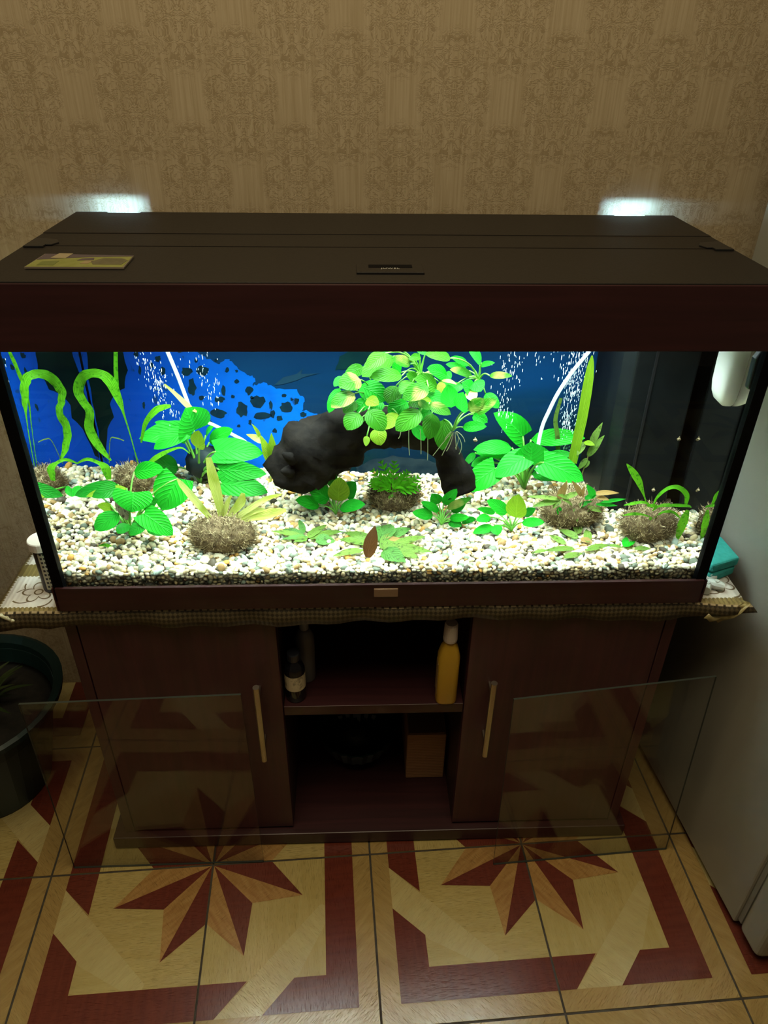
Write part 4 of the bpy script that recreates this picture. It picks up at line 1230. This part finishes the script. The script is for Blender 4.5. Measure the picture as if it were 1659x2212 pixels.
# tall blades at the back right
vl = thing('tall_grass_plant', wet(1240, 1000, .26), 'tall yellow green blade plant rising beside the right air hose', 'plant')
vl.location.z = gravel_z(vl.location.x, .26)
ribbon(vl, [(1236, 1000, 20), (1245, 960, 21), (1258, 900, 22), (1270, 830, 21), (1276, 790, 14), (1279, 768, 3)], .255, 'y', 0.02)
ribbon(vl, [(1206, 985, 10), (1204, 940, 10), (1200, 905, 9), (1212, 860, 7)], .30, 'o', 0.02)
st = thing('stem_plant', wet(1258, 1020, .27), 'thin stemmed olive plant beside the black filter box', 'plant')
st.location.z = gravel_z(st.location.x, .27)
sb = MB(); sb.tube([wet(1255, 1030, .265), wet(1268, 995, .265), wet(1276, 965, .265), wet(1290, 935, .265)], 0.0012, 6)
build('stem', sb, STEMO, st)
lances(st, [(1270, 985, 1306, 940, 17, 'o'), (1276, 962, 1302, 912, 15, 'o'), (1268, 990, 1248, 1015, 12, 'o'), (1262, 955, 1285, 962, 12, 'y'), (1262, 955, 1246, 985, 14, 'o'), (1272, 995, 1262, 1012, 10, 'o')], .262, full)
pl = thing('stem_plant', wet(588, 1035, .26), 'small pale yellow stem plant left of the driftwood', 'plant')
pl.location.z = gravel_z(pl.location.x, .26)
sb = MB(); sb.tube([wet(584, 1040, .255), wet(587, 1015, .255), wet(590, 992, .255)], 0.0022, 6)
build('stem', sb, mat('petiole_pale', (0.4, 0.42, 0.1), 0.5), pl)
lances(pl, [(588, 1005, 563, 940, 21, 'y'), (590, 1002, 586, 935, 20, 'y'), (592, 1000, 650, 970, 12, 'p'), (594, 1012, 622, 985, 8, 'p'), (570, 955, 532, 938, 16, 'p'), (562, 945, 543, 915, 9, 'y'), (586, 1010, 572, 985, 12, 'y')], .252, full)

# driftwood arch
dw = MB()
path = [(628, 1052, .20, .030), (640, 1018, .205, .046), (672, 985, .21, .055), (715, 955, .215, .052), (765, 930, .215, .044), (820, 918, .215, .036), (880, 920, .215, .031), (930, 945, .21, .027), (965, 985, .205, .024), (988, 1030, .20, .026), (1000, 1062, .195, .028)]
P = [wet(u, v, d) for u, v, d, r in path]
pp, rr2 = [], []
for i in range(len(P) - 1):
    for k in range(5):
        pp.append(P[i].lerp(P[i + 1], k / 5)); rr2.append(path[i][3] + (path[i + 1][3] - path[i][3]) * k / 5)
pp.append(P[-1]); rr2.append(path[-1][3])
dw.tube(pp, rr2, 20)
out = []
cen = [Vector((0, 0, 0))]
for i, v in enumerate(dw.v):
    c = pp[i // 20]
    d = Vector(v) - c
    k = 1 + 0.38 * mnoise.noise(Vector(v) * 24) + 0.22 * mnoise.noise(Vector(v) * 62)
    out.append(c + d * k)
dw.v = [tuple(p) for p in out]
# knobs and stubs on the left end
for u, v, d, L in ((622, 985, .17, (-.014, -.01, .014)), (615, 1010, .17, (-.012, -.01, .004)), (650, 962, .18, (-.012, -.005, .018))):
    a = wet(u + 12, v + 8, d)
    dw.tube([a, a + Vector(L) * 0.6, a + Vector(L) * 1.1], [.012, .008, .003], 8)
drift = build('driftwood', dw, speckle('driftwood', (0.0024, 0.0019, 0.0016), (0.0085, 0.0068, 0.0054), 45, 0.85, 0.9, spec=0.06), None, wet(800, 1040, .21), smooth=True)
tag(drift, 'dark arched driftwood log in the middle of the aquarium carrying the bushy plant', 'driftwood')

# dark cave stone behind the left plant
mb = MB(); c = wet(452, 1000, .33); s = wet_scale(452, 1000, .33)
mb.ball(c, 52 * s, 0.03, 40 * s, 18, 12, 0, lambda d: 1 + 0.12 * mnoise.noise(d * 2.4))
tag(build('dark_stone', mb, speckle('dark_stone', (0.008, 0.014, 0.016), (0.015, 0.024, 0.026), 30, 0.5, 0.5, spec=0.1), None, (c.x, c.y, c.z - 40 * s), smooth=True), 'dark rounded stone hidden behind the left broad leaved plant', 'stone')

# hoses and bubbles
def hose(path, d, label):
    P = [wet(u, v, d) for u, v in path]
    fine = []
    for i in range(len(P) - 1):
        a, b, c_, e = P[max(i - 1, 0)], P[i], P[i + 1], P[min(i + 2, len(P) - 1)]
        for k in range(6):
            t = k / 6
            fine.append(0.5 * ((2 * b) + (c_ - a) * t + (2 * a - 5 * b + 4 * c_ - e) * t * t + (3 * b - a - 3 * c_ + e) * t ** 3))
    fine.append(P[-1])
    mb = MB(); mb.tube(fine, 0.0034, 8)
    tag(build('air_hose', mb, M['hose'], None, P[-1], smooth=True), label, 'hose')
hose([(352, 735), (364, 765), (385, 815), (402, 860), (413, 888), (432, 905), (465, 920), (500, 938), (530, 955), (545, 975)], .33, 'pale air hose bending down behind the left broad leaved plant')
hose([(1290, 735), (1268, 765), (1235, 805), (1205, 850), (1185, 890), (1172, 920), (1163, 960), (1160, 1000), (1165, 1030)], .29, 'pale air hose curving down behind the right broad leaved plant')
bu = mat('air_bubble', (0.75, 0.9, 1.0), 0.15)
bu.node_tree.nodes['Principled BSDF'].inputs['Base Color'].default_value = (0.8, 0.93, 1.0, 1)
def bubbles(cols, label, loc):
    mb = MB()
    for u0, v0, u1, v1, sp0, sp1, cnt, d in cols:
        for _ in range(cnt):
            t = random.random() ** 0.9
            u = u0 + (u1 - u0) * t + random.gauss(0, sp0 + (sp1 - sp0) * t)
            v = v0 + (v1 - v0) * t + random.uniform(-8, 8)
            p = wet(u, max(v, 745), d + random.uniform(-.02, .02))
            r = random.uniform(0.0003, 0.00055)
            mb.ball(p, r, r, r * random.uniform(2.0, 9.0), 6, 5)
    tag(build('air_bubbles', mb, bu, None, loc, smooth=True), label, 'bubbles', kind='stuff')
bubbles([(1225, 985, 1250, 750, 8, 22, 330, .31), (1215, 950, 1235, 800, 5, 10, 120, .31)], 'dense column of rising air bubbles beside the right air hose', wet(1225, 985, .31))
bubbles([(1085, 935, 1108, 755, 8, 17, 120, .32), (1180, 830, 1170, 760, 20, 30, 14, .33)], 'thin column of rising air bubbles right of the bushy plant', wet(1085, 935, .32))
bubbles([(372, 920, 310, 755, 12, 14, 110, .33), (460, 880, 425, 755, 16, 22, 70, .34), (345, 860, 335, 780, 16, 16, 40, .33)], 'scattered air bubbles in front of the blue coral print', wet(372, 920, .33))

# filter box with snails, white holder, clip
fl_x = wet(1378, 770, .225).x
filt = thing('filter_box', (0.43, 0.31, 0.69), 'tall black internal filter box in the back right corner of the aquarium', 'filter')
fb = MB()
fb.prism([(fl_x - 0.022, 0.392), (fl_x - 0.012, 0.262), (fl_x, 0.228), (0.494, 0.224), (0.494, 0.392)], 0.70, ZH + 0.015)
build('casing', fb, M['filter'], filt, bevel=0.004, seg=3)
rbm = MB(); rbm.box(fl_x + 0.028, fl_x + 0.032, 0.2225, 0.2255, 0.71, ZH + 0.01)
build('seam_rib', rbm, M['black'], filt)
shell_m = speckle('snail_shell', (0.22, 0.15, 0.06), (0.38, 0.30, 0.17), 220, 0.35, 0.1)
def snail(u, v, y, label, L=0.009, face='y'):
    p = wet(u, v, y)
    p.y -= 0.003
    mb = MB()
    K = 26
    path_, rad = [], []
    for i in range(K):
        t = i / (K - 1)
        a = t * 5 * PI
        r = 0.0021 * (1 - t) ** 1.1 * L / 0.009
        path_.append(p + Vector((r * math.cos(a), r * math.sin(a) * 0.8, -L * 0.35 + L * 0.75 * t)))
        rad.append(max(0.0003, 0.0021 * (1 - t) ** 0.9 * L / 0.009))
    mb.tube(path_, rad, 7)
    t = thing('snail', p, label, 'snail', 'snails in the aquarium')
    build('shell', mb, shell_m, t, smooth=True)
    fm_ = MB(); fm_.ball(p + Vector((0.0, 0.001, -L * 0.38)), 0.0022, 0.0015, 0.0022, 8, 6)
    build('foot', fm_, mat('snail_foot', (0.2, 0.17, 0.12), 0.5), t, smooth=True)
snail(1466, 945, .224, 'tan cone snail high on the filter box near the right pane')
snail(1411, 1055, .224, 'tan cone snail low on the filter box above the strap leaved fibre ball')
snail(1026, 947, .16, 'pale cone snail at the edge of the right broad leaved plant')
wh = MB()
prof = []
cpt = wet(1572, 790, .055)
for i, (dx, dz) in enumerate(((0.0, 0.0), (0, 0), (0, 0))):
    pass
zz = [(1.075, .052), (1.03, .052), (1.005, .048), (0.990, .038), (0.983, .022)]
wv, wf = [], []
K = 12
levels = [(1.10, 1.0), (1.04, 1.0), (1.01, 0.97), (0.995, 0.88), (0.985, 0.72), (0.979, 0.45), (0.977, 0.1)]
for z, q in levels:
    for k in range(K + 1):
        a = PI * k / K
        wv.append((0.5035 - 0.026 * q * abs(math.sin(a)) ** 0.4, 0.092 - 0.034 * q * math.copysign(abs(math.cos(a)) ** 0.5, math.cos(a)), z - 0.030))
for i in range(len(levels) - 1):
    for k in range(K):
        a = i * (K + 1) + k
        wf.append((a, a + 1, a + K + 2, a + K + 1))
    wf.append((i * (K + 1), (i + 1) * (K + 1), (i + 1) * (K + 1) + K, i * (K + 1) + K))
wf.append(tuple(range((len(levels) - 1) * (K + 1), len(levels) * (K + 1))))
wh.add(wv, wf)
wt = thing('white_holder', (0.5, 0.088, 0.947), 'white rounded plastic holder hanging inside the right pane', 'holder')
build('body', wh, M['white'], wt, smooth=True)
cp = MB(); cp.ball((0.494, 0.03, 0.0), 0.006, 0.014, 0.03, 12, 8)
cl_p = wet(1642, 795, .012)
mb = MB()
mb.prism([(cl_p.x - .010, cl_p.z - .030), (cl_p.x - .012, cl_p.z + .014), (cl_p.x - .006, cl_p.z + .026), (cl_p.x + .003, cl_p.z + .028), (cl_p.x + .003, cl_p.z - .022), (cl_p.x - .003, cl_p.z - .032)], .008, .024, 'y')
clip = build('cable_clip', mb, M['black'], None, (cl_p.x, .016, cl_p.z - .03), bevel=0.003, seg=3)
tag(clip, 'black plastic clip at the top of the right front corner inside the pane', 'clip')
for (u, v, lab) in ((1549, 1082, 'upper of the two small black suction cups on the outside of the right pane'), (1541, 1146, 'lower black suction cup on the outside of the right pane above the sponges')):
    p = air(u, v, 0, 0.5135)
    mb = MB(); mb.tube([(0.512, p.y, p.z), (0.516, p.y, p.z), (0.522, p.y, p.z)], [.011, .008, .004], 12)
    tag(build('suction_cup', mb, M['black'], None, (0.512, p.y, p.z)), lab, 'suction cup')

# ================================================================== THINGS ON THE CLOTH
ZC = 0.6315
bp = air(118, 1268, 2, ZC)
bt_ = thing('tube_bottle', (bp.x, bp.y, ZC), 'dark navy test tube bottle with a white cap left of the aquarium', 'bottle')
topz = air(100, 1165, 1, bp.y).z - ZC
R_ = 0.0165
build('body', MB().lathe([(R_ * .96, 0), (R_, 0.002), (R_, topz * 0.86), (R_ * .97, topz * 0.88)], bp.x, bp.y, 28, z0=ZC + 0.0002), M['navy'], bt_, smooth=False)
build('cap', MB().lathe([(R_ * 1.12, 0), (R_ * 1.25, 0.001), (R_ * 1.25, topz * 0.15), (R_ * 1.17, topz * 0.165), (0.002, topz * 0.165)], bp.x, bp.y, 28, z0=ZC + topz * 0.86), M['cream'], bt_, smooth=False)
lb = MB()
for k in range(8):
    a0 = -PI / 2 - 0.25 + k * 0.17
    a1 = a0 + 0.17
    r = R_ + 0.0003
    lb.add([(bp.x + r * math.cos(a0), bp.y + r * math.sin(a0), ZC + 0.008), (bp.x + r * math.cos(a1), bp.y + r * math.sin(a1), ZC + 0.008), (bp.x + r * math.cos(a1), bp.y + r * math.sin(a1), ZC + topz * .82), (bp.x + r * math.cos(a0), bp.y + r * math.sin(a0), ZC + topz * .82)], [(0, 1, 2, 3)])
for row in range(9):
    for kk in range(3):
        a0 = -PI / 2 - 0.08 + kk * 0.3; a1 = a0 + 0.2; r = R_ + 0.0007
        z0 = ZC + 0.012 + row * topz * 0.083; z1 = z0 + topz * 0.042
        lb.add([(bp.x + r * math.cos(a0), bp.y + r * math.sin(a0), z0), (bp.x + r * math.cos(a1), bp.y + r * math.sin(a1), z0), (bp.x + r * math.cos(a1), bp.y + r * math.sin(a1), z1), (bp.x + r * math.cos(a0), bp.y + r * math.sin(a0), z1)], [(0, 1, 2, 3)], 1)
build('colour_chart', lb, [mat('chart_paper', (0.55, 0.5, 0.36), 0.5), mat('chart_dark', (0.03, 0.025, 0.03), 0.5)], bt_)['label'] = 'cream chart strip with dark squares'

def sponge(u0, v0, pts, z0, h, label):
    mb = MB()
    q = [air(u, v, 2, z0 + h) for u, v in pts]
    mb.prism([(p.x, p.y) for p in q], z0, z0 + h)
    c = sum(q, Vector()) / len(q)
    tag(build('sponge', mb, M['teal'], None, (c.x, c.y, z0), bevel=0.005, seg=3), label, 'sponge', 'teal sponges by the aquarium')
sponge(0, 0, [(1590, 1222), (1532, 1245), (1500, 1222), (1522, 1178), (1570, 1190)], ZC, 0.019, 'lower of two stacked teal sponges right of the aquarium')
sponge(0, 0, [(1600, 1204), (1540, 1222), (1517, 1200), (1534, 1150), (1560, 1158)], ZC + 0.0193, 0.018, 'upper of two stacked teal sponges right of the aquarium')
for k, (u, v, r, lab) in enumerate(((1528, 1258, 0.4, 'clear plastic fitting lying against the base frame, nearest the sponges'), (1543, 1272, -0.5, 'clear plastic fitting lying nearest the cloth edge on the right'), (1521, 1276, 1.1, 'clear plastic fitting leaning on the corner of the base frame'))):
    p = air(u, v, 2, ZC)
    d = Vector((math.cos(r), math.sin(r), 0)) * 0.013
    p.x = max(p.x, 0.533)
    mb = MB()
    mb.tube([p - d + Vector((0, 0, .009)), p + Vector((0, 0, .009)), p + d + Vector((0, 0, .009))], [.0075, .0085, .006], 10)
    mb.tube([p + Vector((0, 0, .009)), p + Vector((0, 0, .018))], .004, 8)
    tag(build('plastic_fitting', mb, mat('cloudy_plastic', (0.55, 0.6, 0.55), 0.25), None, (p.x, p.y, ZC)), lab, 'fitting', 'clear plastic fittings')

# ================================================================== IN THE CABINET
SZ, FZ = 0.3885, 0.0365
p = air(640, 1503, 2, SZ); s = (air(641, 1503, 2, SZ) - p).length
t = thing('small_bottle', (p.x, p.y, SZ), 'small dark bottle with a cream label on the left of the cabinet shelf', 'bottle')
H = air(640, 1408, 1, p.y).z - SZ; R_ = 0.0185
build('body', MB().lathe([(R_ * .95, 0), (R_, 0.003), (R_, H * .66), (R_ * .8, H * .76), (R_ * .45, H * .82), (R_ * .45, H * .86)], p.x, p.y, 24, z0=SZ + 0.0003), M['darkglass'], t, smooth=True)
build('cap', MB().lathe([(R_ * .6, 0), (R_ * .62, H * .13), (R_ * .55, H * .15)], p.x, p.y, 20, z0=SZ + H * .85), mat('cap_dark', (0.02, 0.022, 0.03), 0.4), t)
build('paper_label', MB().lathe([(R_ + .0004, H * .27), (R_ + .0004, H * .58)], p.x, p.y, 24, z0=SZ, cap=False), M['label'], t)
p = air(663, 1462, 2, SZ); H = air(655, 1335, 1, p.y).z - SZ
t = thing('spray_tube', (p.x, p.y, SZ), 'pale grey tube standing behind the small dark bottle', 'tube')
build('body', MB().lathe([(.016, 0), (.017, .003), (.017, H * .7), (.012, H * .8), (.007, H * .84)], p.x, p.y, 18, z0=SZ + .0003), mat('pale_tube', (0.14, 0.13, 0.12), 0.5), t, smooth=True)
build('cap', MB().lathe([(.0085, 0), (.0085, H * .15)], p.x, p.y, 18, z0=SZ + H * .84), mat('grey_cap', (0.2, 0.2, 0.2), 0.5), t)
p = air(962, 1508, 2, SZ); H = air(968, 1345, 1, p.y).z - SZ
t = thing('slim_bottle', (p.x, p.y, SZ), 'slim yellow bottle with a white cap on the right of the cabinet shelf', 'bottle')
bx = MB()
for_prof = [(0.95, 0), (1.0, .003), (1.0, H * .60), (.78, H * .70), (.5, H * .76), (.5, H * .79)]
seg = 24
vs = [(p.x + .019 * q * math.copysign(abs(math.cos(2 * PI * k / seg)) ** .6, math.cos(2 * PI * k / seg)), p.y + .016 * q * math.copysign(abs(math.sin(2 * PI * k / seg)) ** .6, math.sin(2 * PI * k / seg)), SZ + .0003 + z) for q, z in for_prof for k in range(seg)]
bx.add(vs, [(i * seg + k, i * seg + (k + 1) % seg, (i + 1) * seg + (k + 1) % seg, (i + 1) * seg + k) for i in range(5) for k in range(seg)] + [tuple(range(seg))[::-1], tuple(range(5 * seg, 6 * seg))])
build('body', bx, M['yellow'], t, smooth=True)
build('cap', MB().lathe([(.012, 0), (.0125, .004), (.0115, H * .19), (.010, H * .21)], p.x, p.y, 20, z0=SZ + H * .79), mat('cap_white', (0.6, 0.52, 0.45), 0.4), t)
build('paper_label', MB().box(p.x - .0192, p.x - .0185, p.y - .010, p.y + .010, SZ + H * .12, SZ + H * .52), mat('label_tan', (0.3, 0.18, 0.06), 0.6), t)
# plug hanging at the back of the bay and a dark pump box
p = air(843, 1355, 1, .3)
mb = MB(); mb.box(p.x - .011, p.x + .011, .285, .31, p.z - .012, p.z + .022); mb.tube([(p.x, .298, p.z + .02), (p.x + .004, .31, p.z + .05), (p.x, .36, .60)], .003, 8)
tag(build('power_plug', mb, mat('plug', (0.35, 0.33, 0.32), 0.5), None, (p.x, .298, p.z), bevel=.003), 'pale plug hanging high at the back of the cabinet bay', 'plug')
mb = MB(); mb.box(-.10, .06, .25, .33, SZ + .0005, SZ + .085); 
t = tag(build('device_box', mb, mat('pump_navy', (0.008, 0.009, 0.02), 0.5), None, (-.02, .29, SZ), bevel=.012, seg=3), 'dark box shaped device with hoses at the back of the cabinet shelf', 'device')
hb = MB()
hb.tube(bez(Vector((.05, .26, SZ + .04)), Vector((.13, .14, SZ + .07)), Vector((.135, .3, SZ + .2)), 14), .004, 8)
hb.tube(bez(Vector((-.10, .27, SZ + .05)), Vector((-.14, .25, SZ + .12)), Vector((-.12, .35, SZ + .21)), 14), .004, 8)
build('hose', hb, M['black'], t, smooth=True)
# ridged box and glass bowl on the floor of the bay
a, b = air(876, 1681, 2, FZ), air(957, 1681, 2, FZ)
H = air(920, 1588, 1, a.y).z - FZ
mb = MB(); mb.box(a.x, b.x, a.y, a.y + .15, FZ + .0004, FZ + H)
t = thing('tan_box', ((a.x + b.x) / 2, a.y + .06, FZ), 'tan ridged box standing on the floor of the cabinet bay', 'box')
build('box_body', mb, M['cardboard'], t, bevel=.002)
mb = MB(); mb.box(a.x + .004, b.x - .004, a.y + .004, a.y + .146, FZ + H + .0002, FZ + H + .002)
build('lid', mb, mat('box_lid', (0.16, 0.085, 0.04), 0.7), t)
p = air(772, 1664, 2, FZ)
p.y += .055
t = thing('glass_bowl', (p.x, p.y, FZ), 'ridged dark green glass bowl on the floor of the cabinet bay', 'bowl')
prof_ = [(.030, 0), (.036, .004), (.055, .02), (.074, .045), (.084, .075), (.087, .085), (.083, .085), (.070, .047), (.050, .023), (.02, .012), (.002, .011)]
seg = 48
vs = [(p.x + r * (1 + (.035 * (k % 2) if z > .01 else 0)) * math.cos(2 * PI * k / seg), p.y + r * (1 + (.035 * (k % 2) if z > .01 else 0)) * math.sin(2 * PI * k / seg), FZ + .0004 + z) for r, z in prof_ for k in range(seg)]
mb = MB(); mb.add(vs, [(i * seg + k, i * seg + (k + 1) % seg, (i + 1) * seg + (k + 1) % seg, (i + 1) * seg + k) for i in range(len(prof_) - 1) for k in range(seg)] + [tuple(range(seg))[::-1]])
build('bowl_body', mb, M['bowl'], t)
mb = MB(); mb.ball((p.x - .004, p.y - .004, FZ + .048), .034, .030, .026, 16, 12, 0, lambda d: 1 + .15 * mnoise.noise(d * 3))
tag(build('stone', mb, speckle('bowl_stone', (0.012, 0.02, 0.017), (0.035, 0.042, 0.036), 60, .5, .3), None, (p.x, p.y, FZ + .025), smooth=True), 'dark lumpy stone lying in the green glass bowl', 'stone')

# ================================================================== GLASS SHEETS LEANING ON THE CABINET
def sheet(bl, br, tl, tr, label):
    bl, br, tl, tr = [Vector(v) for v in (bl, br, tl, tr)]
    nr = (br - bl).cross(tl - bl).normalized() * 0.004
    mb = MB()
    q = [bl, br, tr, tl]
    mb.add([v for v in q] + [v + nr for v in q], [(0, 1, 2, 3), (7, 6, 5, 4), (0, 4, 5, 1), (1, 5, 6, 2), (2, 6, 7, 3), (3, 7, 4, 0)], 0)
    mb.m[2:] = [1] * 4
    c = (bl + br) / 2
    tag(build('glass_sheet', mb, [M['pane'], mat('glass_edge', (0.045, 0.055, 0.048), 0.2)], None, c), label, 'glass sheet', 'glass sheets leaning on the cabinet')
sheet((-.611, -.0488, .0005), (-.2365, -.0459, .0005), (-.6105, -.0345, .4525), (-.2409, -.0345, .4655), 'clear glass sheet leaning on the left cabinet door')
sheet((.225, -.066, .0005), (.587, -.0425, .0005), (.2236, -.036, .443), (.5756, -.022, .475), 'clear glass sheet leaning on the right cabinet door')

# ================================================================== FRIDGE, TUB, BAG
fr = thing('refrigerator', (.93, .05, 0), 'tall white refrigerator standing right of the aquarium', 'refrigerator')
ang = -0.10
ca, sa = math.cos(ang), math.sin(ang)
FX0, FY0 = 0.652, -0.205          # front left bottom corner of the body
def fpt(a, b, z):                 # a = to the right, b = towards the wall
    return (FX0 + a * 0.996 + b * sa, FY0 + b * ca + a * 0.0998 * 0 , z)
def fbox(mb, a0, a1, b0, b1, z0, z1, mi=0):
    vs = [fpt(a, b, z) for z in (z0, z1) for a, b in ((a0, b0), (a1, b0), (a1, b1), (a0, b1))]
    mb.add(vs, [(0, 3, 2, 1), (4, 5, 6, 7), (0, 1, 5, 4), (1, 2, 6, 5), (2, 3, 7, 6), (3, 0, 4, 7)], mi)
mb = MB(); fbox(mb, 0, .58, 0, .50, .018, 1.75)
build('body', mb, M['fridge'], fr, bevel=.004)
mb = MB(); fbox(mb, .006, .574, -.010, -.0005, .03, 1.74)
build('gasket', mb, M['gasket'], fr)
mb = MB(); fbox(mb, .001, .58, -.068, -.0105, .022, 1.755)
build('door', mb, M['fridge'], fr, bevel=.012, seg=4)
for a_, b_ in ((.04, .04), (.54, .04), (.04, .46), (.54, .46)):
    q = fpt(a_, b_, 0)
    build('foot', MB().lathe([(.018, 0), (.018, .0175)], q[0], q[1], 12, z0=.0003), M['black'], fr)

tc = (-.845, .165)
tub = thing('plant_tub', (tc[0], tc[1], 0), 'dark teal round plastic tub holding a plant at the far left', 'tub')
build('tub_body', MB().lathe([(.108, .0005), (.112, .004), (.165, .235), (.186, .245), (.188, .258), (.180, .262), (.168, .25), (.160, .20), (.002, .19)], tc[0], tc[1], 40), M['tub'], tub, smooth=False)
build('soil', MB().lathe([(.158, .0), (.12, .008), (.002, .012)], tc[0], tc[1], 32, z0=.202), M['soil'], tub, smooth=True)
tp = thing('tub_plant', (tc[0], tc[1], .205), 'thin dark leaved plant growing in the teal tub', 'plant')
dl = leaf_mat('tub_leaf', (0.03, 0.05, 0.015), (0.05, 0.07, 0.02), 0.2)
for k in range(40):
    a = random.uniform(0, 2 * PI); r = random.uniform(.0, .06); L = random.uniform(.08, .17)
    B = Vector((tc[0] + r * math.cos(a), tc[1] + r * math.sin(a), .212))
    T = B + Vector((math.cos(a) * L * .6, math.sin(a) * L * .6, L * random.uniform(.15, .7)))
    if (Vector((T.x - tc[0], T.y - tc[1]))).length > .15:
        T = B.lerp(T, .6)
    mb = MB(); uvs = []
    leaf_geo(mb, B, T, .012, Vector((math.cos(a), math.sin(a), 1.5)), 'lance', .2, .2, 0, 0, 8, 4, uvs)
    o = build('leaf', mb, dl, tp, smooth=True); set_uv(o, uvs)

mb = MB()
p0 = air(1380, 1688, 2, 0)
bc = Vector((.545, .215, 0))
def bagfn(d):
    return 1 + 0.10 * mnoise.noise(d * 2.2) + 0.05 * mnoise.noise(d * 6)
mb.ball((bc.x - .004, .22, .17), .040, .10, .17, 22, 16, 0, bagfn)
bag = thing('cloth_bag', (bc.x, .22, 0), 'dark teal cloth bag stuffed between the cabinet and the refrigerator', 'bag')
mb.v = [(min(max(x, .497), .592), y, max(z, .002)) for x, y, z in mb.v]
build('sack', mb, M['bag'], bag, smooth=True)
mb = MB(); mb.ball((.545, .22, .44), .034, .07, .115, 18, 14, 0, bagfn)
mb.v = [(min(max(x, .497), .58), y, z) for x, y, z in mb.v]
build('top_fold', mb, M['bagblack'], bag, smooth=True)
